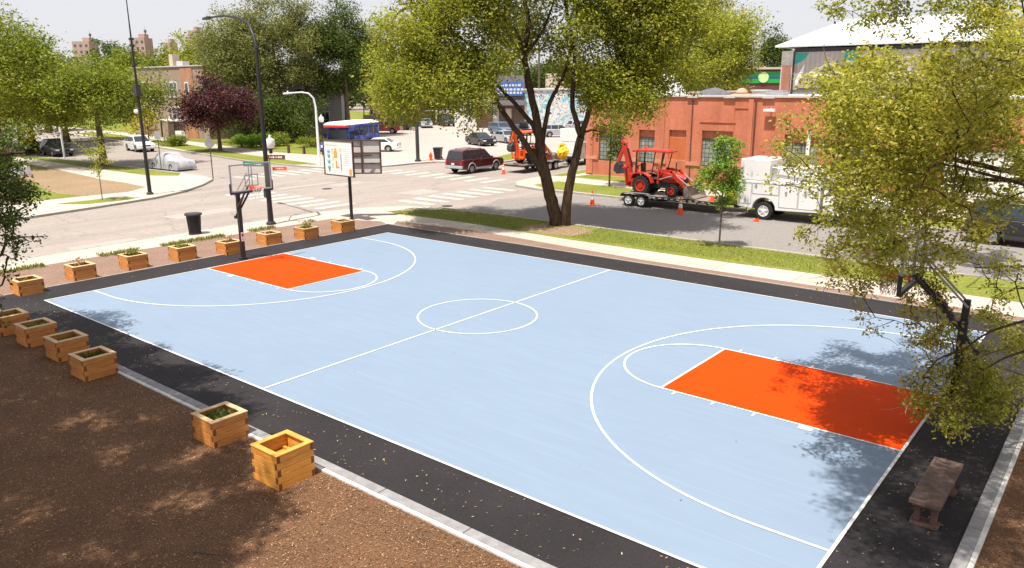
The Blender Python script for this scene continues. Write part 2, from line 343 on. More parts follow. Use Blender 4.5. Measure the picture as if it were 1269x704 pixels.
# ================================================================ setting
def rect(x0,x1,y0,y1): return [(x0,y0),(x1,y0),(x1,y1),(x0,y1)]
def slab(name,poly,m,z0=-.6,z1=0.0):
    return struct(name,MB().prism(poly,z0,z1),m)
def kerb_along(name,pts,w=.16,z1=.012,m='kerb',closed=False):
    b=MB();n=len(pts)
    L=[];Rr=[]
    for i in range(n):
        a=Vector(pts[max(i-1,0)]);c=Vector(pts[min(i+1,n-1)]);d=(c-a).normalized();nn=Vector((-d.y,d.x));p=Vector(pts[i]);L.append(p+nn*w/2);Rr.append(p-nn*w/2)
    for i in range(n-1):
        A,B,Cc,D=L[i],L[i+1],Rr[i+1],Rr[i];k=len(b.v)
        b.v+=[(p.x,p.y,z) for z in(-.3,z1) for p in(A,B,Cc,D)];b.f+=[(k,k+3,k+2,k+1),(k+4,k+5,k+6,k+7),(k,k+1,k+5,k+4),(k+2,k+3,k+7,k+6)]
        if i==0:b.f.append((k,k+4,k+7,k+3))
        if i==n-2:b.f.append((k+1,k+2,k+6,k+5))
    o=struct(name,b,m);return o
g=MB().prism([(2500*math.cos(a*math.pi/24),2500*math.sin(a*math.pi/24)) for a in range(48)],-1.2,-.25);struct('ground',g,'ground')
RZ=-.12
sheet('road',rect(-260,160,-120,330),RZ,'road')
# kerbed blocks
near=[(-19.3,-60),(-20.2,-8),(-20.4,0),(-20.5,6.5),(-20.3,9.8),(-19.7,12.2),(-18.4,13.9),(-16.6,14.8),(-12,15.0),(0,15.0),(60,15.2),(60,-60)]
slab('sidewalk',near,'walk');kerb_along('kerb',near[:-1])
lotl=[(-220,13.5),(-75,13.7),(-68,14.4),(-55,14.7),(-46,15.3),(-42.5,15.3),(-39.6,14.4),(-37.2,12.2),(-35,9.6),(-33.6,7.0),(-32.6,3),(-31.8,-1),(-30,-20),(-28,-60),(-220,-60)]
slab('sidewalk',lotl,'walk');kerb_along('kerb',lotl[:-1])
lotf=[(-220,42),(-110,32.5),(-72,27.4),(-58,25.4),(-50,24.3),(-42,24.5),(-39.2,25.0),(-37.2,26.6),(-36.2,29.5),(-36.1,32),(-35.4,34.2),(-33,35.6),(-31.0,36.4),(-30.4,38),(-31,46),(-33,60),(-36,120),(-220,120)]
slab('sidewalk',lotf,'walk');kerb_along('kerb',lotf[:-1])
blk=[(80,24.7),(-10,24.7),(-16.5,24.8),(-18.9,25.4),(-20.2,27),(-20.7,29),(-20.8,60),(-22,120),(80,120)]
slab('sidewalk',blk,'walk');kerb_along('kerb',blk[:-1])
# --- near block dressing
sheet('mulch_bed',rect(-18.3,60,-60,-8.95),.006,'mulch')
sheet('mulch_bed',[(-18.3,-8.95),(-14.1,-8.95),(-14.3,9.2),(-15.2,9.6),(-17.9,8.5)],.006,'gravel')
sheet('mulch_bed',[(-13.9,9.2),(30,9.45),(30,10.15),(6,10.0),(0,9.95),(-9,10.6),(-14.6,10.2)],.006,'gravel')
sheet('mulch_bed',rect(14.1,40,-8.95,9.4),.007,'mulch')
sheet('grass_verge',[(-17.6,12.0),(-15.5,14.2),(-12,14.85),(0,14.85),(30,14.9),(30,12.0),(8,11.9),(3,11.6),(-5,11.6),(-12.5,12.05),(-16,11.75)],.006,'grass')
sheet('dirt_patch',[(-8.6,13.3),(-8.2,12.3),(-6.6,11.9),(-5.0,12.4),(-4.6,13.6),(-5.8,14.5),(-7.6,14.6)],.010,'dirt')
sheet('court_apron',[(-14.2,-8.95),(13.95,-8.95),(13.95,9.45),(6,9.4),(-14.35,9.2)],.010,'asphalt')
HL,HW=12.47,7.59
sheet('court_surface',rect(-HL,HL,-HW,HW),.016,'blue')
KX=5.20;KY=1.75
sheet('key_area',rect(HL-KX,HL,-KY,KY),.021,'orange');sheet('key_area',rect(-HL,-HL+KX-.02,-KY,KY),.021,'orange')
# --- painted lines
ln=MB();Z=.026;w=.055
def seg(a,b,wd=w):
    a=Vector(a);b=Vector(b);d=(b-a).normalized();n=Vector((-d.y,d.x))*wd/2;ln.sheet([tuple(p) for p in (a-n,b-n,b+n,a+n)],Z)
def arc(cx,cy,r,a0,a1,n=64,wd=w):
    for i in range(n):
        t0=a0+(a1-a0)*i/n;t1=a0+(a1-a0)*(i+1)/n
        ln.sheet([(cx+(r-wd/2)*math.cos(t0),cy+(r-wd/2)*math.sin(t0)),(cx+(r+wd/2)*math.cos(t0),cy+(r+wd/2)*math.sin(t0)),(cx+(r+wd/2)*math.cos(t1),cy+(r+wd/2)*math.sin(t1)),(cx+(r-wd/2)*math.cos(t1),cy+(r-wd/2)*math.sin(t1))],Z)
e=w/2
seg((-HL-e,-HW),(HL+e,-HW));seg((-HL-e,HW),(HL+e,HW));seg((-HL,-HW+e),(-HL,HW-e));seg((HL,-HW+e),(HL,HW-e));seg((0,-HW+e),(0,HW-e),.05);arc(0,0,1.83,0,2*math.pi,96,.05)
for s in (-1,1):
    fx=s*(HL-KX)
    for q in(-1,1):
        seg((s*(HL-e),q*KY),(fx,q*KY))
        for d in (9.56,8.61,7.66): seg((s*d,q*(KY+e)),(s*d,q*(KY+.2)),.05)
        seg((s*10.66,q*(KY+e)),(s*10.66,q*(KY+.2)),.28)
    seg((fx,-KY+e),(fx,KY-e));a0=math.pi/2 if s>0 else -math.pi/2;arc(fx,0,KY,a0,a0+math.pi,40)
    cx=s*(HL-1.11);R3=5.995;b0=math.acos(.4/R3)
    aa=math.pi-0;h=math.pi/2-math.asin(.0)
    arc(cx,0,R3,math.pi/2 if s>0 else -math.pi/2,(math.pi*1.5) if s>0 else math.pi/2,90)
    for q in(-1,1): seg((cx,q*R3),(s*(HL-e),q*R3))
o=ln.build('court_lines','line',recalc=False);flip_up(o);o['kind']='structure'
# concrete edging of the court
ed=MB();x=-14.2
while x<14.2:
    ed.box((x+1.0,-9.045,.0),(1.985,.19,.11));x+=2.0
struct('court_edging',ed,'edging',bevel=.012)
ed=MB();y=-14.
while y<9.3:
    ed.box((14.06,y+1.0,.0),(.2,1.985,.13));y+=2.0
struct('court_edging',ed,'edging',bevel=.012)
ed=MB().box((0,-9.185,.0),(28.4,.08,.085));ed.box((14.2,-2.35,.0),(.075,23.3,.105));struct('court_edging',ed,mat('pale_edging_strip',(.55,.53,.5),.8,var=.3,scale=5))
ed=MB().box((-14.27,.1,.008),(.07,18.3,.05));ed.box((-.1,9.34,.008),(28.3,.06,.05),rz=.0055);struct('court_edging',ed,'kerb')
# --- side strips
sheet('grass_verge',[(-120,12.6),(-75.7,13.0),(-57,12.5),(-46,12.6),(-43.8,14.0),(-45.5,15.1),(-56,14.55),(-68,14.25),(-76,13.55),(-120,13.4)],.006,'grass')
sheet('vacant_lot',[(-120,12.0),(-72,11.2),(-56,10.1),(-46.5,9.2),(-42.5,9.3),(-39.0,9.0),(-37.6,7.1),(-37.8,2.4),(-36.5,-12),(-34.5,-60),(-120,-60)],.006,'dirt')
sheet('lot_grass',[(-71,10.9),(-62,10.2),(-56,9.7),(-60,8.4),(-72,8.9)],.010,'grass')
sheet('lot_grass',[(-37.9,1.2),(-45,2.2),(-50,3.4),(-47.5,5.2),(-43,4.0),(-40.5,3.8),(-38.2,4.3)],.010,'grass')
sheet('lot_grass',[(-37.2,-8),(-60,-3),(-60,-30),(-36,-30)],.010,'grass')
sheet('grass_verge',[(-35.6,1.6),(-34.0,2.8),(-33.7,5.2),(-34.3,6.3),(-35.6,4.8)],.006,'grass')
sheet('grass_verge',[(-110,33.2),(-75.9,28.8),(-58,25.6),(-50,24.5),(-43.5,24.7),(-42.4,26.3),(-58,28.3),(-67.7,30.4),(-79,32.5),(-110,37)],.006,'grass')
sheet('front_yard',[(-110,40),(-79.7,34.8),(-64,32.6),(-58,31.4),(-50,32.0),(-50.5,34.0),(-56,40.5),(-68,48),(-80,60),(-110,66)],.006,'grass')
sheet('front_yard',[(-220,48),(-110,39),(-96,38),(-96,70),(-90,119),(-220,119)],.007,'grass');sheet('lot_grass',[(-220,12),(-118,12),(-118,-59),(-220,-59)],.007,'grass')
sheet('parking_lot',[(-31.2,36.6),(-33.2,46.8),(-34,60),(-36,118),(-100,118),(-82,77),(-76,66),(-60,45),(-50,35.6),(-47,34.5),(-38.5,35)],.008,'lot')
sheet('grass_verge',[(-30.7,37.0),(-31.0,41),(-33.2,46.4),(-36,47.2),(-34.2,42),(-33,38.2),(-31.6,36.8)],.014,'grass')
sheet('grass_verge',[(-18.0,26.2),(-16.2,25.2),(-10,24.95),(40,24.95),(40,28.4),(-10,28.5),(-15.5,28.8),(-17.8,28.9)],.006,'grass')
sheet('grass_verge',[(-18.6,31.6),(-15,31.2),(40,31.2),(40,33.9),(-18.3,33.9)],.006,'grass')
sheet('grass_verge',[(-20.5,31.5),(-20.6,60),(-19.4,60),(-19.3,31.5)],.006,'grass')
# crosswalk stripes
ln=MB();Z=RZ+.006
for i,yy in enumerate([15.6,16.9,18.2,19.5,20.8,22.1,23.4]): ln.sheet(rect(-20.5,-17.7,yy,yy+.6),Z)
for i in range(8): 
    x=-21.7-i*1.35;ln.sheet([(x,10.5),(x-.6,10.6),(x-.5,13.4),(x+.1,13.3)],Z)
for i in range(7):
    yy=16.6+i*1.25;ln.sheet([(-40.6,yy),(-37.6,yy),(-37.6,yy+.6),(-40.6,yy+.6)],Z)
for i in range(8):
    x=-22.0-i*1.6;ln.sheet([(x,25.6),(x-.6,25.6),(x-.6,28.2),(x,28.2)],Z)
o=ln.build('crosswalk_markings','roadpaint',recalc=False);flip_up(o);o['kind']='structure'
# asphalt patches + manholes
MT['patch']=ground_mat('asphalt_patch',[(.3,(.19,.175,.165)),(.7,(.25,.23,.215))],6,bs=.2,bd=.01)
MT['patch2']=ground_mat('asphalt_patch_light',[(.3,(.30,.27,.25)),(.7,(.36,.33,.3))],6,bs=.2,bd=.01)
sheet('road_patch',[(-14,15.2),(-3,15.1),(12,15.2),(50,15.2),(50,24.5),(-6,24.5),(-13,24.4),(-16,20.0)],RZ+.004,MT['patch'])
for px,py,a,c in ((430,226,3,1.2),(250,262,4,1.6),(520,236,2.5,2),(130,300,3,1.3),(380,228,5,.8)):
    x,y=G(px,py);sheet('road_patch',[(x-c/2,y-a/2),(x+c/2,y-a/2+.1),(x+c/2-.1,y+a/2),(x-c/2,y+a/2)],RZ+.005,MT['patch2'])
for px,py in ((405,232),(554,253)):
    x,y=G(px,py);b=MB().cyl((0,0,0),.34,.02,20);b.cyl((0,0,.012),.26,.012,20);o=b.build('manhole_cover','darkmetal',loc=(x,y,RZ+.008))
    tag(o,'round iron manhole cover in the middle of the junction, left of the crosswalk' if px==405 else 'round iron manhole cover at the near end of the side street crosswalk','manhole cover')
# ================================================================ planters
def planter(px,py,h,label,plant,new=False,W=.8,rz=0,dead=False,pos=None):
    if pos: x,y=pos
    else:
        x,y=G(px,py);x-=W/2;y+=W/2 
    t=empty('planter_box',(x,y,0),rz,label,'planter','cedar planter boxes around the court')
    h*=.8;n=5 if new else 4;c=h/n;th=.07
    wood='cedar_new' if new else 'cedar'
    for k in range(n):
        b=MB();eg=MB();z=c*(k+.5)+.003;lz=c-.006
        # alternate lapped corners
        if k%2==0:
            for s in(-1,1): b.box((0,s*(W/2-th/2),z),(W,th,lz))
            for s in(-1,1): b.box((s*(W/2-th/2),0,z),(th,W-2*th-.002,lz))
        else:
            for s in(-1,1): b.box((s*(W/2-th/2),0,z),(th,W,lz))
            for s in(-1,1): b.box((0,s*(W/2-th/2),z),(W-2*th-.002,th,lz))
        for q in range(4):
            o=MB().add(b.v[q*8:q*8+8],[(0,1,3,2),(4,6,7,5),(0,4,5,1),(2,3,7,6),(0,2,6,4),(1,5,7,3)]).build('board',wood,t,bevel=.006,recalc=False);o.data.materials.append(MT['endgrain'])
            ex=(0,1) if (q<2)==(k%2==0) else (2,3)
            for e_ in ex: o.data.polygons[e_].material_index=1
    r=MB();zz=h+.014;rw=.11
    for s in(-1,1): r.box((0,s*(W/2-rw/2+.008),zz),(W+.016,rw,.024))
    for s in(-1,1): r.box((s*(W/2-rw/2+.008),0,zz),(rw,W-2*rw+.012,.024))
    r.build('rim','cedar_rim' if not new else MT['cedar_new'],t,bevel=.004)
    if new:
        b=MB()
        for s in(-1,1): b.box((0,s*(W/2-.16),h*.62),(W-.16,.06,.06));b.box((s*(W/2-.16),0,h*.62-.03),(.06,W-.4,.06))
        b.build('inner_frame','cedar_new',t)
    so=MB().box((0,0,h*.35 if not new else h*.12),(W-.16,W-.16,h*.6 if not new else .15));so.build('soil','soil',t)
    if plant:
        n,hh,kind,sp=plant;P=np.stack([RNG.normal(0,sp,n),RNG.normal(0,sp,n),RNG.uniform(h*.62,h*.62+hh,n)],1);P[:,:2]=np.clip(P[:,:2],-W/2+.13,W/2-.13)
        P[0]=(0,0,h*.62);V=leafquads(P,.12,droop=-.5,wid=.3);quads_obj('plant',V,kind,t)['kind']='stuff'
        b=MB()
        for _ in range(10):
            x0,y0=random.gauss(0,sp),random.gauss(0,sp);x0=max(-.3,min(.3,x0));y0=max(-.3,min(.3,y0));b.tube([(x0,y0,h*.6),(x0+random.gauss(0,.05),y0+random.gauss(0,.05),h*.62+hh*random.uniform(.7,1.15))],[.008,.003],4)
        b.build('stems','leafY' if kind=='litter' else 'blades',t,recalc=False)
    return t
row=[(28,368,.60,'first cedar planter of the sidewalk row, half hidden by hanging leaves at the left edge',(200,.12,'blades',.2)),
(96,350,.66,'second cedar planter from the left along the sidewalk, with a dry brown tuft',(160,.45,'litter',.10)),
(163,336,.66,'third cedar planter from the left along the sidewalk, with a grey-green bush',(320,.42,'blades',.13)),
(225,325,.66,'fourth cedar planter from the left along the sidewalk, with low green plants',(260,.3,'blades',.16)),
(284,317,.62,'cedar planter directly behind the post of the near hoop',(120,.42,'litter',.08)),
(334,305,.60,'cedar planter just right of the hoop, with low dry plants',(120,.16,'litter',.18)),
(381,298,.62,'cedar planter with a tall grey tuft, between the hoop and the info sign',(280,.45,'blades',.12)),
(427,289,.62,'last cedar planter of the row, at the foot of the info sign post',(120,.25,'litter',.08))]
for px,py,h,l,p in row: planter(px-3,py,h,l,p,W=.8)
planter(0,0,.66,'cedar planter cut by the left edge, farthest of the line beside the mulch',(300,.1,'blades',.2),pos=(-9.7,-9.55))
planter(35,432,.66,'second farthest of the four clustered planters beside the mulch, low green growth inside',(500,.12,'blades',.22))
planter(73,450,.66,'third of the four clustered planters beside the mulch, with almost empty dark soil',(160,.08,'blades',.22))
planter(106,474,.66,'nearest of the four clustered cedar planters, where the concrete edging starts',(500,.12,'leafD',.2))
planter(266,557,.66,'low cedar planter standing alone on the mulch with a clump of green herbs inside',(700,.13,'leafD',.14),W=.78)
planter(346,610,.82,'tall bright new empty cedar planter, nearest to the camera on the mulch',None,True,W=.78)
# ================================================================ hoops
def net_mb(c,r=.225,L=.42):
    b=MB();n=12
    for k in range(4):
        z0=-L*k/4;z1=-L*(k+1)/4;r0=r*(1-.42*k/4);r1=r*(1-.42*(k+1)/4)
        for i in range(n):
            a=2*math.pi*(i+.5*k)/n;e=math.pi/n
            for s in(-1,1): b.tube([(c[0]+r0*math.cos(a),c[1]+r0*math.sin(a),c[2]+z0),(c[0]+r1*math.cos(a+s*e),c[1]+r1*math.sin(a+s*e),c[2]+z1)],.006,3,cap=False)
    return b
def hoop(x,y,rz,label):
    "local +x points to the court; post at the origin, board plane at x=bx"
    t=empty('basketball_hoop',(x,y,0),rz,label,'basketball hoop','basketball hoops at the two ends of the court')
    b=MB().box((0,0,.012),(.42,.42,.024));b.box((0,0,.05),(.24,.3,.08));b.build('base_plate','black',t,bevel=.01)
    # post leans back slightly
    b=MB();b.bar((0,0,.02),(-.0,0,2.35),.155,.155);b.bar((0,0,2.35),(0,0,2.75),.13,.15);b.build('post','black',t,bevel=.015)
    o=MB().box((.0795,0,.95),(.006,.13,.36)).build('notice','white',t);MB().box((.0835,0,1.02),(.003,.09,.12)).build('print','tail',o);MB().box((.0835,0,.88),(.003,.1,.015)).box((.0835,0,.84),(.003,.1,.015)).build('print','grey',o)
    bx=1.05;MT['boardf']=MT.get('boardf') or mat('board_frame_grey',(.33,.33,.36),.5)
    for s in(-1,1):
        b=MB();b.bar((.0,s*.09,2.1),(bx-.06,s*.09,3.12),.04,.07);b.build('arm','black',t);b=MB();b.bar((-.05,s*.12,2.62),(bx-.06,s*.12,3.62),.025,.04);b.build('arm',MT['boardf'],t)
    b=MB();b.tube([(-.28,0,1.72),(.55,0,2.82)],.035,8);b.cyl((-.28,0,1.72),.07,.1,10,axis='y');b.build('lift_crank','darkmetal',t)
    # frame
    hw,z0,z1=.915,2.9,3.97;b=MB()
    b.box((bx,0,z1-.03),(.05,2*hw,.06));b.box((bx,0,z0+.03),(.05,2*hw,.06))
    for s in(-1,1): b.box((bx,s*(hw-.03),(z0+z1)/2),(.05,.06,z1-z0-.122))
    fr=b.build('board_frame',MT['boardf'],t,bevel=.006)
    p=MB();p.box((bx+.0,0,z0-.035),(.08,2*hw+.04,.07));
    for s in(-1,1): p.box((bx,s*(hw+.012),z0+.17),(.08,.03,.34))
    p.build('edge_padding','black',fr)
    MB().box((bx+.015,0,(z0+z1)/2),(.01,2*hw-.12,z1-z0-.12)).build('backboard','clear',t)
    b=MB()
    for s in(-1,1): b.box((bx-.03,s*.06,(z0+z1)/2),(.02,.03,z1-z0-.1))
    b.build('support_bars',MT['boardf'],t)
    b=MB();xx=bx+.023
    b.box((xx,0,3.52),(.004,.6,.045));b.box((xx,0,3.10),(.004,.6,.045))
    for s in(-1,1): b.box((xx,s*.278,3.31),(.004,.045,.37))
    b.build('target_square',MT['boardf'],t)
    b=MB();n=20;R=.228;cx=bx+.03+.15+R
    b.tube([(cx+R*math.cos(2*math.pi*i/n),R*math.sin(2*math.pi*i/n),3.05) for i in range(n+1)],.013,6,cap=False);b.box((bx+.1,0,3.045),(.2,.12,.03));b.box((bx+.03,0,3.0),(.02,.16,.16))
    for s in(-1,1): b.bar((bx+.05,s*.1,2.94),(cx-R*.2,s*R*.9,3.04),.012)
    rm=b.build('rim','hooporange',t,recalc=False)
    net_mb((cx,0,3.05)).build('net','net',rm,recalc=False)
    return t
hoop(-12.85,.08,0,'black-posted basketball hoop with clear board in front of the orange key by the sidewalk')
hoop(12.95,0,math.pi,'black-posted basketball hoop half hidden by the leaves at the right end of the court')
# ================================================================ stone bench
t=empty('stone_bench',(13.4,-3.6,.01),0,'weathered reddish-brown stone bench on the black apron under the near tree','bench')
MT['stone']=mat('red_stone',(.115,.075,.06),.85,var=.4,scale=6,bmp=.5)
MT['stone2']=mat('red_stone_leg',(.13,.07,.055),.85,var=.35,scale=7,bmp=.5)
MB().box((0,0,.46),(.46,1.82,.09)).build('seat','stone',t,bevel=.015)
MB().box((0,0,.385),(.38,1.66,.06)).build('apron','stone',t,bevel=.01)
for s in(-1,1):
    b=MB()
    for q in(-1,1): b.box((q*.12,s*.66,.21),(.09,.14,.29))
    b.box((0,s*.66,.03),(.42,.22,.07));b.box((0,s*.66,.345),(.36,.16,.02)) 
    b.build('leg','stone2',t,bevel=.012)
# ================================================================ street furniture
def globe_lamp(parent,c,s=1.0):
    o=MB().lathe(c,[(.07*s,-.55*s),(.13*s,-.5*s),(.1*s,-.35*s),(.2*s,-.24*s),(.2*s,-.2*s)],12).build('lamp_holder','black',parent,smooth=True)
    MB().lathe(c,[(.19*s,-.2*s),(.27*s,-.05*s),(.31*s,.2*s),(.28*s,.36*s),(.13*s,.46*s),(.06*s,.5*s),(.09*s,.56*s),(.07*s,.64*s),(.01,.68*s)],16).build('lamp_globe','lamp',parent,smooth=True)
# big black street light
bx,by=G(336,278)
t=empty('street_lamp',(bx,by,0),0,'tall black street light at the near corner, its long arm curving left','street lamp')
MB().lathe((0,0,0),[(.24,0),(.24,.1),(.15,.16),(.13,1.0),(.115,3.5),(.095,7),(.08,8.6)],14).build('pole','black',t,smooth=True)
tip=Vector(PT(256,15,41.8))-Vector((bx,by,0));top=Vector((0,0,8.6));bend=Vector((tip.x*.32,tip.y*.32,10.15))
b=MB();pts=[top,Vector((tip.x*.03,tip.y*.03,9.2)),Vector((tip.x*.12,tip.y*.12,9.8)),bend,Vector((tip.x*.6,tip.y*.6,10.35)),Vector((tip.x*.95,tip.y*.95,10.4))];b.tube(pts,[.08,.075,.07,.06,.055,.045],10);b.build('arm','black',t,smooth=True)
b=MB();d=Vector((tip.x,tip.y,0)).normalized();b.bar(Vector((tip.x*.93,tip.y*.93,10.4)),Vector((tip.x*1.06,tip.y*1.06,10.37)),.3,.12);b.build('lamp_head','darkmetal',t,bevel=.03)
gx,gy,gz=PT(335,180,41.2);gl=Vector((gx-bx,gy-by,gz))
o=MB().tube([(0,0,gz-.75),(gl.x*.5,gl.y*.5,gz-.78),(gl.x,gl.y,gz-.5)],.03,8).build('globe_bracket','black',t)
globe_lamp(t,(gl.x,gl.y,gz),.8)
MT['signgreen']=mat('sign_green',(.01,.2,.13),.4);MT['signbrown']=mat('sign_brown',(.13,.06,.03),.4);MT['signblue']=mat('sign_blue',(.02,.08,.3),.4)
zsg=Vector(PT(310,197,41.8)).z
def blade(parent,a,b,z,h,m,lines):
    a=Vector((a[0],a[1],z));b=Vector((b[0],b[1],z));d=(b-a).normalized();n=Vector((d.y,-d.x,0))
    mb=MB();q=Matrix((d,n,Vector((0,0,1)))).transposed();mb.box((a+b)/2,((b-a).length,.03,h),M=q);o=mb.build('name_plate',m,parent)
    L=(b-a).length;mb=MB()
    # rows of letter strokes
    x=.12
    while x<L-.12:
        wd=random.choice([.04,.06,.08]);mb.box(a+d*(x+wd/2)+n*.018,(wd,.004,h*.4*random.choice([1,1,.7])),M=q);x+=wd+.04
    mb.build('lettering','white',o)
blade(t,(-1.05,-.62),(-.12,-.07),zsg,.24,'signgreen',1);blade(t,(.1,.05),(.92,.5),zsg+.35,.22,'signbrown',1);blade(t,(.08,.3),(.55,.8),zsg-.25,.16,'cone',1)
MB().box((.0,-.15,1.6),(.2,.14,.4)).build('control_box','darkmetal',t)
# tall dark pole left
bx,by=G(186,241);t=empty('utility_pole',(bx,by,0),0,'very tall slim black pole at the far left corner with small boxes halfway up','pole')
MB().lathe((0,0,0),[(.22,0),(.22,.1),(.13,.16),(.10,4),(.075,7),(.055,9.5),(.035,11),(.02,14.5)],12).build('pole','black',t,smooth=True)
MB().box((.2,-.12,6.6),(.4,.3,.7)).build('equipment_box','darkmetal',t);b=MB()
for z in(8.2,8.9,9.3,9.7): b.box((0,0,z),(.22,.22,.14))
b.build('clamps','darkmetal',t);MB().ball((-.1,-.2,5.3),.14).build('round_fitting','lamp',t)
# info sign
bx,by=G(436,272);t=empty('info_sign',(bx,by,0),0,'large white and orange court information sign in a brown V-shaped frame on one black post','sign')
MB().lathe((0,0,0),[(.16,0),(.16,.04),(.085,.06),(.085,3.9)],12).build('post','black',t,smooth=True)
R2=Vector((.776,.631,0));F2=Vector((-.631,.776,0))
P0=R2*-1.35+F2*.5;PA=P0+R2*1.8-F2*1.5;PB=P0+R2*2.95+F2*.1
def panel(a,b,z0,z1):
    d=(b-a).normalized();n=Vector((d.y,-d.x,0));q=Matrix((d,n,Vector((0,0,1)))).transposed();return d,n,q
MT['signframe']=mat('sign_frame_brown',(.1,.05,.035),.5);MT['signface']=mat('sign_face',(.74,.74,.72),.4,var=.03)
MT['cyan']=mat('print_cyan',(.25,.6,.75),.5);MT['porange']=mat('print_orange',(.85,.3,.08),.5);MT['pgrey']=mat('print_grey',(.5,.52,.5),.5);MT['ppurple']=mat('print_mauve',(.45,.2,.25),.5);MT['pyel']=mat('print_tan',(.75,.55,.3),.5)
z0,z1=2.36,4.08;MT['backp']=mat('translucent_panel_back',(.6,.58,.57),.5,var=.08)
d,n,q=panel(P0,PA,z0,z1);L=(PA-P0).length
fa=MB();fa.box((P0+PA)/2+Vector((0,0,(z0+z1)/2)),(L,.05,z1-z0),M=q);fc=fa.build('sign_panel','signface',t,bevel=.02)
b=MB()
for z in(z0-.02,z1+.02): b.box((P0+PA)/2+Vector((0,0,z)),(L+.08,.09,.05),M=q)
for p in(P0,PA): b.box(p+Vector((0,0,(z0+z1)/2)),(.06,.09,z1-z0-.01),M=q)
b.build('panel_frame','signframe',t)
def mark(u,z,wd,h,m,o=fc): MB().box(P0+d*u+n*.027+Vector((0,0,z0+z)),(wd,.006,h),M=q).build('print',m,o)
b=MB()
for i in range(14): b.box(P0+d*(.15+i*.075)+n*.027+Vector((0,0,z1-.2)),(.05,.006,.06),M=q)
b.build('print','pgrey',fc)
for z in(.42,.72,1.02,1.22): 
    b=MB().ball(P0+d*.42+n*.02+Vector((0,0,z0+z)),(.11,.11,.14),8,6);b.build('print','cyan',fc)
mark(.42,.3,.1,.24,'cyan')
for u,z in((.72,1.2),(.76,.85),(.72,.5)): mark(u,z,.17,.26,'pyel')
for u,z,a,c in((.98,1.05,.28,.34),(.98,1.3,.16,.12),(1.02,.55,.14,.36),(1.12,.4,.22,.1)): mark(u,z,a,c,'porange')
mark(1.4,.68,.08,.85,'ppurple');mark(1.38,1.3,.2,.16,'pyel');mark(2.12,.2,.2,.3,'porange')
for i in range(9): mark(1.8,.55+i*.1,.42 if i%3 else .3,.022,'pgrey')
d,n,q=panel(P0,PB,z0,z1);L=(PB-P0).length
for k,(u0,u1) in enumerate(((.55,1.9),(1.98,L))):
    o=MB().box(P0+d*(u0+u1)/2+F2*.05+Vector((0,0,(z0+z1)/2)),(u1-u0,.03,z1-z0-.06),M=q).build('back_panel',MT['backp'],t)
b=MB()
for z in(z0,z0+.52,z0+1.06,z1): b.box((P0+PB)/2+Vector((0,0,z)),(L,.1,.055),M=q)
for u in(.03,1.94,L-.03): b.box(P0+d*u+Vector((0,0,(z0+z1)/2)),(.08,.12,z1-z0+.04),M=q)
b.build('rear_frame','signframe',t);b=MB();b.bar(P0*.2+Vector((0,0,3.8)),(PA+PB)*.35+Vector((0,0,3.8)),.05);b.bar((0,0,3.3),PA*.7+Vector((0,0,3.3)),.06);b.bar((0,0,3.3),PB*.7+Vector((0,0,3.3)),.06);b.build('brackets','signframe',t)
# litter bin
x,y=G(242,290);t=empty('litter_bin',(x,y,0),0,'round black slatted litter bin standing by the road kerb','litter bin')
b=MB()
for i in range(28):
    a=2*math.pi*i/28;b.bar((.27*math.cos(a),.27*math.sin(a),.06),(.33*math.cos(a),.33*math.sin(a),.95),.03,.012)
b.build('slats','black',t);MB().lathe((0,0,0),[(.01,.06),(.25,.06),(.29,.9)],16).build('liner','black',t)
b=MB().lathe((0,0,0),[(.34,.9),(.4,.93),(.4,1.0),(.3,1.04),(.2,1.0),(.19,.95)],18);b.lathe((0,0,0),[(.3,0),(.3,.07),(.2,.07)],14);b.build('rim','darkmetal',t,smooth=True)
# sign poles
x,y=G(264,220);t=empty('stop_sign',(x,y,0),math.radians(40),'grey back of an octagonal stop sign on a thin post at the far corner','road sign')
MB().box((0,0,1.35),(.06,.05,2.9)).build('post','darkmetal',t);b=MB();b.prism([(.38*math.cos(math.pi/8+math.pi/4*i),.38*math.sin(math.pi/8+math.pi/4*i)) for i in range(8)],-.01,.01);o=b.build('sign_plate','grey',t);o.rotation_euler=(math.pi/2,0,0);o.location=(0,-.045,2.6)
x,y=G(200,210);t=empty('parking_sign',(x,y,0),math.radians(40),'small pale rectangular sign on a thin post behind the covered car','road sign')
MB().box((0,0,1.5),(.05,.05,3.1)).build('post','darkmetal',t);MB().box((0,-.04,2.85),(.5,.02,.65)).build('sign_plate','steel',t)
x,y=G(80,196);t=empty('sign_post',(x,y,0),0,'thin white post beside the parked black car on the left','post')
MB().box((0,0,1.4),(.18,.12,2.9)).build('post','white',t);MB().box((0,-.08,2.75),(.45,.03,.5)).build('sign_plate','white',t)
# white street light
x,y=G(396,205);t=empty('street_lamp',(x,y,0),0,'slim white street light with a curved arm in front of the shuttle bus','street lamp')
tp=Vector(PT(355,128,66))-Vector((x,y,0));u=Vector((tp.x,tp.y,0))
b=MB();b.tube([(0,0,0),(0,0,3),(0,0,5.0),(u.x*.06,u.y*.06,5.75),(u.x*.22,u.y*.22,6.15),(u.x*.45,u.y*.45,6.25),(u.x*.85,u.y*.85,6.2)],[.13,.11,.09,.08,.07,.06,.05],10);b.build('pole','white',t,smooth=True)
b=MB();b.bar(Vector((u.x*.8,u.y*.8,6.2)),Vector((u.x*1.08,u.y*1.08,6.15)),.3,.14);b.cyl((u.x*.93,u.y*.93,6.32),.07,.12,8);b.build('lamp_head','white',t,bevel=.03)
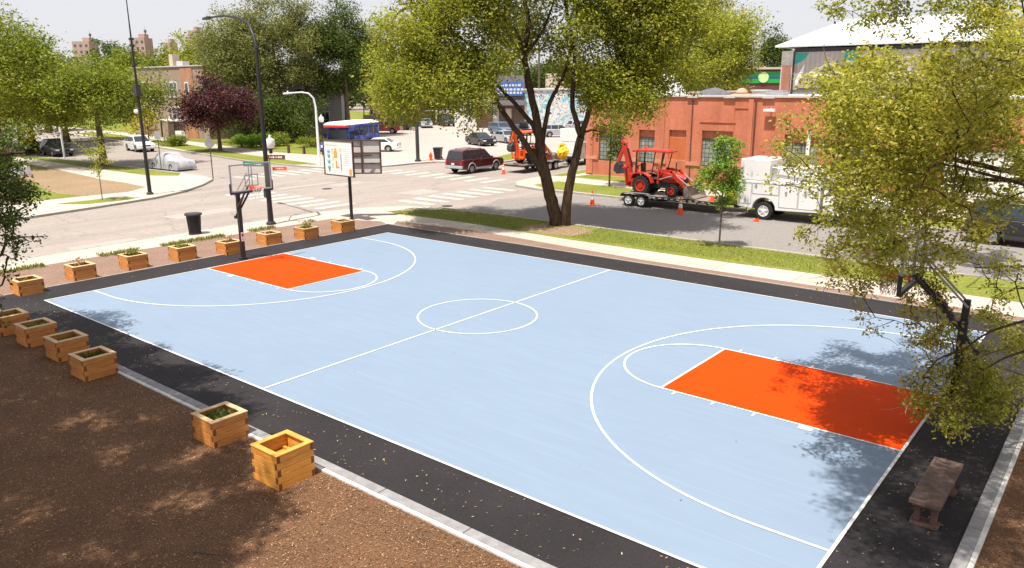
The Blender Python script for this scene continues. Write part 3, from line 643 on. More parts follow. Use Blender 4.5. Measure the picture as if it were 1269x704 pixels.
# second globe lamp near the bus
x,y=G(401,192);t=empty('globe_lamp',(x,y,0),0,'black lamp post with a white globe beside the shuttle bus','lamp post')
MB().lathe((0,0,0),[(.15,0),(.12,.3),(.06,.5),(.05,3.0)],10).build('post','black',t);globe_lamp(t,(0,0,3.4),.85)
# dark pole at the far corner
x,y=G(518,200);t=empty('traffic_pole',(x,y,0),0,'dark metal pole at the parking lot corner, its top lost in the big tree','pole')
MB().lathe((0,0,0),[(.3,0),(.3,.15),(.17,.2),(.16,3),(.14,7)],12).build('pole','darkmetal',t,smooth=True)
# wheelie bin + hydrant
x,y=G(543,198);t=empty('wheeled_bin',(x,y,0),math.radians(30),'black wheeled rubbish bin beside the hydrant','bin')
b=MB();k=len(b.v);b.add([(-.27,-.3,.1),(.27,-.3,.1),(.27,.3,.1),(-.27,.3,.1),(-.36,-.42,1.05),(.36,-.42,1.05),(.36,.42,1.05),(-.36,.42,1.05)],[(0,3,2,1),(4,5,6,7),(0,1,5,4),(1,2,6,5),(2,3,7,6),(3,0,4,7)]);b.build('body','black',t,bevel=.02)
MB().box((0,0,1.1),(.8,.92,.08)).build('lid','darkmetal',t,bevel=.02)
for s in(-1,1): MB().cyl((s*.3,.36,.12),.12,.06,12,axis='x').build('wheel','rubber',t)
x,y=G(534,199);t=empty('fire_hydrant',(x,y,0),0,'small orange-red fire hydrant left of the black wheeled bin','fire hydrant')
MB().lathe((0,0,0),[(.17,0),(.17,.06),(.12,.08),(.12,.5),(.16,.52),(.16,.56),(.12,.62),(.06,.72),(.04,.78)],12).build('body','cone',t,smooth=True);b=MB();b.cyl((0,0,.42),.06,.42,8,axis='x');b.cyl((0,-.13,.4),.08,.12,8,axis='y');b.build('outlets','cone',t)
# short timber bollards
for i,(px,py) in enumerate(((358,190),(377,191))):
    x,y=G(px,py);o=MB().box((0,0,.4),(.22,.22,.85)).build('bollard','signframe',loc=(x,y,0),bevel=.02);tag(o,'short brown timber bollard in the far verge, '+('left' if i==0 else 'right')+' one of the pair','bollard','timber bollards in the far verge')
# cones
def cone(pos,label,z=RZ,s=1.0):
    t=empty('traffic_cone',(pos[0],pos[1],z),random.uniform(0,1),label,'traffic cone','orange traffic cones around the trailers')
    MB().box((0,0,.02),(.38*s,.38*s,.04)).build('base','cone',t,bevel=.008);MB().lathe((0,0,0),[(.15*s,.04),(.115*s,.28*s),(.105*s,.36*s)],16).build('body','cone',t,smooth=True)
    MB().lathe((0,0,0),[(.107*s,.36*s),(.08*s,.56*s)],16).build('reflective_band','white',t,smooth=True);MB().lathe((0,0,0),[(.08*s,.56*s),(.065*s,.64*s)],16).build('neck','cone',t,smooth=True)
    MB().lathe((0,0,0),[(.065*s,.64*s),(.055*s,.72*s)],14).build('reflective_band','white',t,smooth=True);MB().lathe((0,0,0),[(.055*s,.72*s),(.035*s,.9*s),(.01,.9*s)],14).build('tip','cone',t,smooth=True)
cone(G(734,252),'orange traffic cone on the road between the elm trunk and the red tractor trailer')
cone(G(843,263),'orange and white traffic cone on the road beside the red tractor trailer',s=1.05)
cone(G(624,214),'orange traffic cone between the maroon car and the far trailer')
MT['plastic']=mat('pale_plastic',(.6,.62,.68),.5)
x,y=G(27,217);o=MB().box((0,0,.35),(1.5,.9,.7)).build('storage_box','plastic',loc=(x,y,0),bevel=.05);tag(o,'pale grey box lying on the vacant lot at the far left','box')
# ================================================================ buildings
def wpt(px,py,y):
    d=FW+RT*(px-634.5)/FPX-UP*(py-352)/FPX;t=(y-CAM[1])/d[1];p=CAM+d*t;return float(p[0]),float(p[2])
MT['brick']=brickmat('red_brick',(.57,.135,.07),(.48,.105,.052),(.5,.27,.19));MT['brickd']=brickmat('red_brick_infill',(.60,.15,.045),(.54,.125,.04),(.4,.16,.08))
MT['coping']=mat('white_coping',(.5,.48,.47),.7,var=.1);MT['band']=mat('stone_band',(.52,.22,.14),.8,var=.15)
MT['roofw']=mat('white_roof_membrane',(.58,.58,.59),.6,var=.12,scale=.5)
def blockglass():
    m,nt,p=_nt('glass_block');g=nt.nodes.new('ShaderNodeNewGeometry');sp=nt.nodes.new('ShaderNodeSeparateXYZ');nt.links.new(g.outputs['Position'],sp.inputs[0])
    cb=nt.nodes.new('ShaderNodeCombineXYZ');nt.links.new(sp.outputs['X'],cb.inputs[0]);nt.links.new(sp.outputs['Z'],cb.inputs[1])
    b=nt.nodes.new('ShaderNodeTexBrick');b.offset=0;b.inputs['Scale'].default_value=1;b.inputs['Brick Width'].default_value=.3;b.inputs['Row Height'].default_value=.3;b.inputs['Mortar Size'].default_value=.022
    b.inputs['Color1'].default_value=(.16,.19,.18,1);b.inputs['Color2'].default_value=(.3,.33,.31,1);b.inputs['Mortar'].default_value=(.06,.05,.045,1);nt.links.new(cb.outputs[0],b.inputs['Vector']);nt.links.new(b.outputs['Color'],p.inputs['Base Color']);p.inputs['Roughness'].default_value=.25;return m
MT['gblock']=blockglass()
YW=34.0
bd=empty('brick_building',(0,0,0),0,'long single-storey red brick building with white coping behind the trailer','building')
ops=[(-17.7,-15.7,1.15,3.55,'win'),(-14.2,-12.9,1.2,3.55,'win'),(-11.75,-10.4,1.5,3.62,'blind'),(-9.2,-6.95,1.2,3.66,'win'),(-3.4,-1.2,1.2,3.6,'win'),(.6,2.8,1.2,3.6,'win'),(6.0,10.2,.05,3.2,'door'),(13,15.2,1.2,3.6,'win'),(18,20.2,1.2,3.6,'win')]
X0,X1,HB=-18.8,34,5.9
w=MB();xs=X0;th=.35
for (a,b_,z0,z1,k) in ops:
    w.box(((xs+a)/2,YW+th/2,HB/2),(a-xs,th,HB));w.box(((a+b_)/2,YW+th/2,z0/2),(b_-a,th,z0));w.box(((a+b_)/2,YW+th/2,(z1+HB)/2),(b_-a,th,HB-z1));xs=b_
w.box(((xs+X1)/2,YW+th/2,HB/2),(X1-xs,th,HB));w.box((X0+.175,(YW+th+62)/2,HB/2),(.35,62-YW-th-.01,HB));w.box((X1-.175,(YW+th+62)/2,HB/2),(.35,62-YW-th-.01,HB));w.build('wall','brick',bd)
for (a,b_,z0,z1,k) in ops:
    c=(a+b_)/2
    if k=='win':
        zt=z1-.55
        o=MB().box((c,YW+.24,(z0+zt)/2),(b_-a,.08,zt-z0)).build('window','gblock',bd);MB().box((c,YW+.26,(zt+z1)/2+.002),(b_-a,.1,z1-zt-.004)).build('lintel_infill','brick',bd)
        f=MB();f.box((c,YW+.17,zt-.03),(b_-a,.06,.06));f.box((c,YW+.13,z0-.03+.06),(b_-a-.01,.26,.06));f.build('frame','darkmetal',o)
        n=max(1,int((b_-a)/.9))
        if n>1:
            f=MB()
            for i in range(1,n): f.box((a+(b_-a)*i/n,YW+.18,(z0+zt)/2+.02),(.05,.05,zt-z0-.1))
            f.build('mullion','darkmetal',o)
    elif k=='blind': MB().box((c,YW+.16,(z0+z1)/2-.28),(b_-a,.08,z1-z0-.56)).build('filled_opening','brickd',bd);MB().box((c,YW+.22,z1-.28),(b_-a,.08,.55)).build('filled_opening','brick',bd)
    else: MB().box((c,YW+.22,(z0+z1)/2),(b_-a,.06,z1-z0)).build('garage_door','white',bd)
tr=MB()
for a,b_ in ((X0-.03,-17.72),(-15.68,-14.22),(-12.88,-11.9),(-10.35,-9.22),(-6.93,-5.95),(-5.6,-3.42),(-1.18,.58),(2.82,5.98)): tr.box(((a+b_)/2,YW-.04,1.32),(b_-a,.09,.26))
tr.build('stone_band','band',bd)
tr=MB()
for x in(-18.5,-12.3,-5.78,.0,11.5): tr.box((x,YW-.035,.6 if 0 else 2.95),(.34 if x>-18 else .6,.07 if x!=-5.78 else .08,5.7))
tr.box((-16.7,YW-.03,4.6),(3.0,.05,.09));tr.box((-8.1,YW-.03,4.25),(2.6,.05,.08));tr.build('pier','brick',bd)
b=MB().box((-5.45,YW-.06,2.9),(.09,.09,5.6));b.build('downpipe','signframe',bd)
b=MB().box((-10.0,YW-.05,3.0),(.06,.06,5.4));b.build('downpipe','signframe',bd)
# recessed tall panel outline
b=MB();b.box((-6.9,YW-.02,3.4),(.05,.05,3.6));b.box((-6.4,YW-.02,5.2),(1.0,.05,.05));b.build('panel_trim','brickd',bd)
MB().box(((X0+X1)/2,YW+.14,5.97),(X1-X0+.1,.5,.13)).box((X0+.14,48,5.97),(.5,27.4,.13)).build('coping','coping',bd,bevel=.01)
MB().box(((X0+X1)/2,48,5.6),(X1-X0-.75,27.2,.2)).build('roof','roofw',bd)
b=MB().box((-4.4,YW-.32,5.12),(.75,.28,.16));b.bar((-4.4,YW,5.2),(-4.4,YW-.25,5.15),.06);b.build('wall_light','white',bd)
b=MB()
for x in(-10.0,-7.3,-4.6): b.box((x,YW-.12,5.93),(.8,.12,.14))
b.build('scupper','coping',bd)
b=MB().box((-1.8,YW-.08,3.1),(.22,.12,1.6));b.build('meter_box','white',bd)
# roof-top things
def tarp(name,pts,label,m,cat):
    pass
MT['tarp']=mat('grey_tarp',(.11,.115,.125),.8,var=.3,scale=2);MT['tarpw']=mat('white_fabric',(.5,.5,.49),.8,var=.35,scale=3)
# peaked white fabric cover
x0,y0,_=PT(822,118,64)
b=MB();n=14
prof=[(1.9,0),(1.65,.5),(1.25,1.1),(.85,1.55),(.5,1.8),(.02,1.9)]
for k,(r,z) in enumerate(prof):
    for j in range(n): 
        a=2*math.pi*j/n;rr=r*(1+.1*((j%2)*2-1)+random.uniform(-.04,.04));b.v.append((rr*math.cos(a)*1.05,rr*math.sin(a)*.8,z))
for k in range(len(prof)-1):
    for j in range(n): b.f.append((k*n+j,k*n+(j+1)%n,(k+1)*n+(j+1)%n,(k+1)*n+j))
o=b.build('roof_canopy','tarpw',loc=(x0,y0,5.72));tag(o,'peaked pale fabric cover rising above the brick building roof behind the big tree','canopy')
x0,y0,_=PT(888,116,58)
b=MB();
for i in range(9):
    for j in range(5):
        u=i/8;v=j/4;b.v.append(((u-.5)*3.3,(v-.5)*1.6,(.75*math.sin(math.pi*min(u*1.15,1))**.6*math.sin(math.pi*v)**.5+random.uniform(0,.06))if 0<v<1 else 0))
for i in range(8):
    for j in range(4): b.f.append((i*5+j,(i+1)*5+j,(i+1)*5+j+1,i*5+j+1))
o=b.build('tarp_mound','tarp',loc=(x0,y0,5.72));o.rotation_euler=(0,0,.68);tag(o,'low dark grey tarpaulin mound on the brick building roof','tarpaulin')
MT['terra']=mat('roof_vent_tan',(.45,.3,.22),.7)
x0,y0,_=PT(919,117,54);t=empty('roof_vent',(x0,y0,5.7),0,'squat tan domed vent on the brick building roof edge','roof vent')
MB().lathe((0,0,0),[(.7,0),(.7,.35),(.55,.42)],16).build('base','terra',t,smooth=True);MB().lathe((0,0,0),[(.35,.42),(.42,.5),(.3,.72),(.05,.8)],14).build('cap','terra',t,smooth=True)
x0,y0,_=PT(943,116,54);o=MB().box((0,0,.3),(1.0,.8,.6)).box((0,0,.64),(1.15,.95,.08)).build('roof_hatch','coping',loc=(x0,y0,5.7));tag(o,'white roof hatch box beside the tan vent','roof hatch')
x0,y0,_=PT(960,113,57);o=MB().box((0,0,.25),(1.7,1.0,.5)).box((0,0,.55),(1.5,.85,.1)).build('roof_unit','steel',loc=(x0,y0,5.7));tag(o,'grey ventilation unit on the white roof in front of the graffiti building','roof unit')
# graffiti metal building
def corr(name,c):
    m,nt,p=_nt(name);g=nt.nodes.new('ShaderNodeNewGeometry');sp=nt.nodes.new('ShaderNodeSeparateXYZ');nt.links.new(g.outputs['Position'],sp.inputs[0])
    mm=nt.nodes.new('ShaderNodeMath');mm.operation='SINE';m2=nt.nodes.new('ShaderNodeMath');m2.operation='MULTIPLY';m2.inputs[1].default_value=14;nt.links.new(sp.outputs['X'],m2.inputs[0]);nt.links.new(m2.outputs[0],mm.inputs[0])
    cc=ramp(nt,[(0,tuple(x*.88 for x in c)),(1,c)],mm.outputs[0]);n=noise(nt,.7,5,.6);cc=mixc(nt,.6,cc,ramp(nt,[(.3,(.8,.8,.8)),(.7,(1.1,1.1,1.1))],n),'MULTIPLY');nt.links.new(cc,p.inputs['Base Color']);p.inputs['Roughness'].default_value=.6;bump(nt,p,mm.outputs[0],.6,.05);return m
MT['corr']=corr('corrugated_wall',(.36,.32,.29));MT['corr2']=corr('corrugated_roof',(.6,.61,.62));MT['teal']=mat('teal_spray',(.02,.25,.2),.6);MT['gpink']=mat('pale_spray',(.62,.55,.55),.6);MT['gdark']=mat('dark_spray',(.12,.11,.13),.6);MT['cinder']=mat('cinder_block',(.45,.42,.38),.85,var=.2);MT['rust']=brickmat('old_brick',(.35,.13,.08),(.3,.1,.06),(.3,.2,.16))
Y6=62.;gb=empty('graffiti_warehouse',(0,0,0),0,'tall grey ribbed shed with white metal roof and graffiti behind the brick building','building')
MB().box((-4.8,Y6+6,7.0 -.6),(17.2,12,7.2)).build('wall','corr',gb)
MB().box((-13.95,Y6+2,6.6),(1.1,4.4,6.4)).build('corner_pier','cinder',gb)
b=MB();b.add([(-13.9,Y6-.57,5.9),(-13.41,Y6-.57,5.9),(-13.41,Y6-.57,8.6),(-13.9,Y6-.57,8.0)],[(0,1,2,3)]);b.box((-13.95,Y6-.22,7.2),(.9,.03,2.4));b.build('brick_patch','rust',gb)
r=MB();r.add([(-15.0,Y6-.9,10.15),(4.4,Y6-.9,10.15),(4.4,Y6+13,10.15),(-15.0,Y6+13,10.15),(-10.6,Y6+6,12.9),(.2,Y6+6,12.9),(-15.0,Y6-.9,10.3),(4.4,Y6-.9,10.3),(4.4,Y6+13,10.3),(-15.0,Y6+13,10.3)],[(0,3,2,1),(6,7,5,4),(7,8,5),(8,9,4,5),(9,6,4),(0,1,7,6),(1,2,8,7),(2,3,9,8),(3,0,6,9)]);r.build('roof','corr2',gb)
MB().box((-5,Y6-.03,9.85),(16.6,.05,.35)).build('soffit','black',gb)
MB().box((-13.3,Y6-.06,7.6),(.12,.1,4.2)).box((-5,Y6-.06,6.2),(16.6,.08,.14)).build('dark_trim','darkmetal',gb)
def spray(poly,m,z=0): 
    b=MB();k=len(poly);b.add([(x,Y6-.03-z,zz) for x,zz in poly]+[(x,Y6+.01,zz) for x,zz in poly],[tuple(range(k))]+[(i,k+i,k+(i+1)%k,(i+1)%k) for i in range(k)]);b.build('graffiti',m,gb)
spray([(-13.2,9.6),(-11.9,9.6),(-12.4,8.9),(-13.2,8.5)],'teal');spray([(-8.5,9.65),(-7.2,9.65),(-7.0,8.9),(-8.0,8.6),(-8.6,8.9)],'teal')
spray([(-11.9,7.6),(-11.5,8.0),(-9.6,8.7),(-9.4,8.9),(-9.2,8.4),(-8.6,8.2),(-8.4,7.3),(-9,7.2),(-11.4,7.25)],'gpink');spray([(-11.4,7.65),(-9.7,8.4),(-9.4,7.55)],'gdark',.004);spray([(-11.5,7.4),(-10.9,7.7),(-10.8,7.4)],'white',.008)
spray([(-7.6,7.0),(-7.2,8.6),(-5.9,9.2),(-5.0,8.6),(-5.6,7.2)],'gdark');spray([(-7.1,7.3),(-6.8,8.2),(-6.0,8.6),(-5.7,7.7)],'gpink',.004);spray([(-4.4,7.1),(-4,9),(-2.9,9.1),(-2.5,7.3)],'gpink');spray([(-13.0,6.4),(-12.5,7.2),(-12.2,8.6),(-12.6,8.0),(-13.05,7.0)],'gpink')
# store behind with green fascia
MT['maroon']=mat('maroon_wall',(.14,.05,.045),.8);MT['green']=mat('fascia_green',(.02,.33,.07),.5);MT['tanw']=mat('tan_trim',(.5,.42,.33),.7);MT['limeg']=mat('pale_lime',(.55,.75,.35),.5)
def frontal(D,px): return PT(px,101,D)
t=empty('shop_building',(0,0,0),0,'low maroon shop with a bright green sign band beyond the brick building','building')
x0,y0,_=PT(935,101,112);x1,y1,_=PT(850,101,112)
an=math.atan2(RT[1],RT[0]);t.location=(x0,y0,0);t.rotation_euler=(0,0,an)
MB().box((-5.0,4,4.3),(24,8,8.6)).build('wall','maroon',t);MB().box((.0,-.06,7.5),(8.2,.1,1.6)).build('sign_band','green',t);b=MB().box((0,-.12,7.5),(8.1,.04,.25));b.build('sign_stripe','signblue',t);MB().cyl((1.2,-.16,7.5),.75,.06,18,axis='y').build('sign_roundel','limeg',t);MB().box((-5,3.9,8.75),(24.4,8.6,.3)).build('roof_trim','tanw',t)
MB().box((-9.0,-.1,7.9),(2.4,.08,1.3)).build('red_sign','red',t);b=MB()
for i in range(5): b.box((-11+i*1.7,-.08,6.7),(1.0,.06,.8))
b.build('window','glassl',t)
# ---- mural buildings beyond the lot
MT['mural']=mat('white_wall',(.66,.64,.6),.8,var=.08,scale=1);MT['cyanw']=mat('cyan_spray',(.08,.45,.6),.6,var=.3,scale=2);MT['bluew']=mat('blue_spray',(.05,.14,.4),.6,var=.3,scale=2);MT['shing']=mat('dark_shingles',(.11,.1,.11),.9,var=.3,scale=4);MT['dkwood']=mat('dark_cladding',(.12,.08,.065),.8,var=.3,scale=2,stretch=(3,3,.3))
D=122;o0=Vector(PT(640,101,D));sc=D/FPX
def LX(px): return (px-640)*sc
def LZ(py): return CAM[2]-(py-101)*sc
mb_=empty('mural_building',(o0.x,o0.y,0),an,'white-walled workshop with cyan and blue graffiti behind the parked cars','building')
MB().box((LX(695),5,LZ(110)/2),(LX(740)-LX(650),10,LZ(110))).build('wall','mural',mb_)
MB().box((LX(695),5,LZ(110)+.1),(LX(740)-LX(650)+.4,10.4,.22)).build('roof_trim','coping',mb_)
def sp2(pts,m,z=.02,par=None):
    k=len(pts);b=MB();b.add([(LX(a),-z,LZ(c)) for a,c in pts]+[(LX(a),.01,LZ(c)) for a,c in pts],[tuple(range(k))]+[(i,k+i,k+(i+1)%k,(i+1)%k) for i in range(k)]);b.build('graffiti',m,par or mb_)
def artmat():
    m,nt,p=_nt('mural_art');g=nt.nodes.new('ShaderNodeNewGeometry');n1=nt.nodes.new('ShaderNodeTexNoise');n1.inputs['Scale'].default_value=.42;n1.inputs['Detail'].default_value=2;n1.inputs['Distortion'].default_value=1.6;nt.links.new(g.outputs['Position'],n1.inputs['Vector'])
    r=nt.nodes.new('ShaderNodeValToRGB');r.color_ramp.interpolation='CONSTANT';el=r.color_ramp.elements
    st=[(0,(.62,.6,.57)),(.40,(.16,.4,.5)),(.44,(.3,.55,.62)),(.475,(.66,.64,.6)),(.535,(.04,.07,.14)),(.548,(.66,.64,.6)),(.60,(.08,.2,.5)),(.635,(.6,.7,.75)),(.66,(.64,.62,.58))]
    while len(el)<len(st): el.new(.5)
    for e,(q,c) in zip(el,st): e.position=q;e.color=(*c,1)
    nt.links.new(n1.outputs['Fac'],r.inputs[0]);nt.links.new(r.outputs[0],p.inputs['Base Color']);p.inputs['Roughness'].default_value=.7;return m
MT['art']=artmat();sp2([(650.5,160),(650.5,111),(739,111),(739,160)],'art')
hb=empty('shingled_building',(o0.x,o0.y,0),an,'dark shingled building with a blue and white painted sign, seen through the tree fork','building')
MB().box((LX(636),4,LZ(125)/2),(LX(649.5)-LX(618),8,LZ(125))).build('wall','dkwood',hb)
b=MB();b.side([(0,0),(0,0)],0,0) if 0 else None
b.add([(LX(612),-1.2,LZ(128)),(LX(650),-1.2,LZ(128)),(LX(650),.8,LZ(92)),(LX(612),.8,LZ(92)),(LX(612),9,LZ(92)),(LX(650),9,LZ(92)),(LX(612),9,LZ(128)),(LX(650),9,LZ(128))],[(0,1,2,3),(3,2,5,4),(4,5,7,6),(0,6,7,1),(0,3,4,6),(1,7,5,2)]);b.build('roof','shing',hb)
o=MB().box((LX(631),-1.0,LZ(108)),(LX(648)-LX(614),.14,LZ(100)-LZ(117))).build('painted_sign','bluew',hb)
b=MB()
for r_,py in enumerate((104,109,113)):
    x=LX(616)
    while x<LX(646): wv=random.uniform(.2,.5);b.box((x+wv/2,-1.09,LZ(py)),(wv,.03,.32));x+=wv+.18
b.build('lettering','plastic',o)
for px in(622,630,640): MB().box((LX(px),-.05,1.7),(.9,.08,2.6)).build('door','tanw' if px==630 else 'dkwood',hb)
wb=empty('workshop',(o0.x,o0.y,0),an,'low pale building with a teal graffiti patch left of the shingled building','building')
MB().box((LX(590),5,LZ(118)/2),(LX(616)-LX(560),9,LZ(118))).build('wall','mural',wb);MB().box((LX(590),5,LZ(118)+.1),(LX(616)-LX(560)+.3,9.3,.2)).build('roof_trim','tanw',wb);sp2([(578,122),(586,118),(588,130),(580,134)],'cyanw',.03,wb)
MB().box((LX(600),-.04,1.4),(2.6,.06,2.8)).build('garage_door','signframe',wb);MB().box((LX(610),-.04,2.6),(1.0,.06,1.2)).build('window','glassl',wb)
# chimney-like pale block behind the fork
o=MB().box((LX(692),12,3.8),(3,3,9.2)).build('brick_chimney','tanw',loc=(o0.x,o0.y,0));o.rotation_euler=(0,0,an);tag(o,'pale square masonry stack rising behind the white mural wall','chimney')
x,y,_=PT(668,101,126);t=empty('utility_pole',(x,y,0),0,'brown timber utility pole behind the mural wall, in the tree fork','pole');MB().lathe((0,0,0),[(.2,0),(.14,13)],8).build('pole','bark2',t);MB().box((0,0,12),(2.4,.12,.14)).build('crossarm','bark2',t)
# ---- tan brick flats
MT['tanbrick']=brickmat('tan_brick',(.40,.30,.235),(.36,.265,.21),(.3,.24,.2),1,.25,.09);MT['obrick']=brickmat('orange_brick',(.50,.24,.13),(.44,.2,.11),(.4,.25,.18),1,.25,.09)
X=-79.5;Y=37.6;tb=empty('brick_flats',(0,0,0),0,'three-storey tan brick apartment block with white-framed windows behind the purple tree','building')
MB().box((X-9.8,Y+9,4.6),(19.6,18,9.2)).build('wall','tanbrick',tb)
MB().box((X-4.2,Y-.04,4.5),(3.0,.1,9.0)).build('brick_strip','obrick',tb)
MB().box((X-9.8,Y+9,9.27),(19.9,18.3,.14)).build('parapet','coping',tb)
MB().box((X-12.5,Y+3,10.1),(1.0,1.0,1.8)).build('chimney','tanw',tb);MB().box((X-10.3,Y+3,9.7),(1.6,1.0,.7)).build('roof_vent','coping',tb)
def triwin(cx,z,face):
    ws=(.62,.95,.62) ;off=(-1.0,0,1.0)
    for w_,o_ in zip(ws,off):
        if face=='x': p=(X+.05,cx+o_,z);dd=(.08,w_,1.75);fd=(.14,w_+.28,2.05);
        else: p=(cx+o_,Y-.05,z);dd=(w_,.08,1.75);fd=(w_+.28,.14,2.05)
        f=MB().box(p,fd).build('window','white',tb);q=(p[0]+(.05 if face=='x' else 0),p[1]-(.05 if face!='x' else 0),p[2]);MB().box(q,dd).build('pane','glassl',f)
        r_=(p[0]+(.09 if face=='x' else 0),p[1]-(.09 if face!='x' else 0),p[2]);MB().box(r_,(.06,w_,.09) if face=='x' else (w_,.06,.09)).build('sash','white',f)
for z in(6.3,3.1): triwin(X-8.2,z,'y');triwin(X-15.5,z,'y');triwin(X-1.3,z,'y') if 0 else None;triwin(Y+6.6,z,'x');triwin(Y+13,z,'x')
for z in(6.4,3.2):
    f=MB().box((X-4.2,Y-.13,z),(.95,.14,1.7)).build('window','white',tb);MB().box((X-4.2,Y-.2,z),(.65,.06,1.4)).build('pane','glassl',f)
MB().box((X-8.2,Y-.5,2.3),(4.6,1.2,.16)).build('porch_roof','white',tb);MB().box((X-8.2,Y-.03,1.1),(1.2,.1,2.2)).build('door','darkmetal',tb)
for q in(-2.2,2.2): MB().box((X-8.2+q,Y-1.0,1.1),(.16,.16,2.2)).build('porch_post','darkmetal',tb)
x,y=G(224,172)
b=MB().box((0,0,.7),(1.6,.5,.6)).box((0,.2,.25),(1.8,.7,.5)).build('yard_bench','white',loc=(x,y,0));tag(b,'small white bench in front of the tan brick flats','bench')
# ---- grey house, tan flats
MT['siding']=mat('grey_siding',(.30,.29,.3),.8,var=.1,scale=2,stretch=(.2,.2,4));MT['tan2']=mat('tan_render',(.58,.43,.31),.85,var=.1)
x,y,_=PT(385,101,108);t=empty('house',(x,y,0),an+.1,'grey-sided house with a gable roof half hidden by the dark trees','house')
MB().box((0,4,3.7),(8,8,7.4)).build('wall','siding',t);b=MB();b.add([(-4.4,-.4,7.2),(4.4,-.4,7.2),(4.4,8.4,7.2),(-4.4,8.4,7.2),(0,-.4,10.2),(0,8.4,10.2)],[(0,1,4),(1,2,5,4),(2,3,5),(3,0,4,5),(0,3,2,1)]);b.build('roof','shing',t)
for dx in(-1.6,1.8):
    for z in(2.4,5.6): f=MB().box((dx,-.04,z),(1.0,.08,1.6)).build('window','plastic',t);MB().box((dx,-.1,z),(.8,.06,1.35)).build('pane','glass',f)
x,y,_=PT(462,101,128);t=empty('apartment_house',(x,y,0),an,'tan rendered apartment house with a dark fire escape right of the dark trees','building')
MB().box((3.2,5,4.5),(8.2,10,9.0)).build('wall','tan2',t);MB().box((3.2,4.9,9.1),(8.6,10.4,.25)).build('cornice','shing',t)
for z in(6.6,3.5):
    for dx in(1.2,4.4): f=MB().box((dx,-.04,z),(1.1,.08,1.8)).build('window','tanw',t);MB().box((dx,-.1,z),(.85,.06,1.5)).build('pane','glass',f)
b=MB()
for z in(3.0,6.0):
    b.box((-.3,-1.0,z),(2.2,1.6,.1))
    for i in range(7): b.bar((-1.3+i*.34,-1.75,z),(-1.3+i*.34,-1.75,z+.95),.04)
    b.bar((-1.4,-1.75,z+.95),(.8,-1.75,z+.95),.06)
for xx in(-1.4,.8): b.bar((xx,-1.75,0),(xx,-1.75,7),.14)
b.build('fire_escape','black',t)
# far towers
MT['tower']=mat('tower_brick',(.42,.3,.25),.9,var=.1,scale=.1)
for i,(a,c,top,lb) in enumerate(((92,120,49,'leftmost far high-rise above the trees, with a small rooftop tank'),(163,188,45,'second far high-rise from the left, with a rooftop tank, beside the tall slim pole'),(205,217,51,'third and lowest of the far high-rises'),(237,251,37,'rightmost far high-rise, just left of the tall grey-green trees'))):
    Dt=420;x,y,_=PT((a+c)/2,101,Dt);W=(c-a)*.74*Dt/FPX;Ht=CAM[2]+(101-top)*Dt/FPX
    t=empty('high_rise',(x,y,0),an,lb,'high-rise','far brick high-rises on the horizon');MB().box((0,5,Ht/2),(W,10,Ht)).build('wall','tower',t);MB().box((W*.2,5,Ht+1.0),(W*.4,5,2.0)).build('penthouse','tower',t)
    b=MB()
    for k in range(int(Ht/3.2)-1):
        n=int(W/2.6)
        for j in range(n): b.box((-W/2+W*(j+.5)/n,-.03,Ht-2.2-k*3.2),(1.2,.08,1.3))
    b.build('window','glassl',t)
    if i<2: MB().lathe((W*.35,5,Ht+2),[(.3,0),(.3,.8),(.7,1.0),(.7,2),(.1,2.5),(.04,4)],10).build('rooftop_tank','tarp',t)
# timber fences
MT['fence']=mat('weathered_fence',(.17,.13,.1),.9,var=.35,scale=3,stretch=(4,4,.3))
def fence(a,b,h,label,z=0):
    a=Vector((*a,0));b=Vector((*b,0));d=(b-a);L=d.length;t=empty('timber_fence',(a.x,a.y,0),math.atan2(d.y,d.x),label,'fence')
    m=MB();x=0
    while x<L: m.box((x+.07,0,h/2+random.uniform(-.04,.04)),(.13,.025,h));x+=.15
    m.build('board_panel','fence',t);m=MB();m.box((L/2,.04,.4),(L,.05,.1));m.box((L/2,.04,h-.4),(L,.05,.1));m.build('rails','fence',t)
    for i in range(int(L/2.5)+1): MB().box((i*2.5,.09,h/2),(.12,.12,h+.1)).build('post','fence',t)
fence(G(335,178),G(402,170),2.6,'weathered timber fence behind the verge shrubs, left of the shuttle bus')
fence(G(452,163),G(540,155),2.4,'weathered timber fence along the back of the parking lot behind the red pickup')
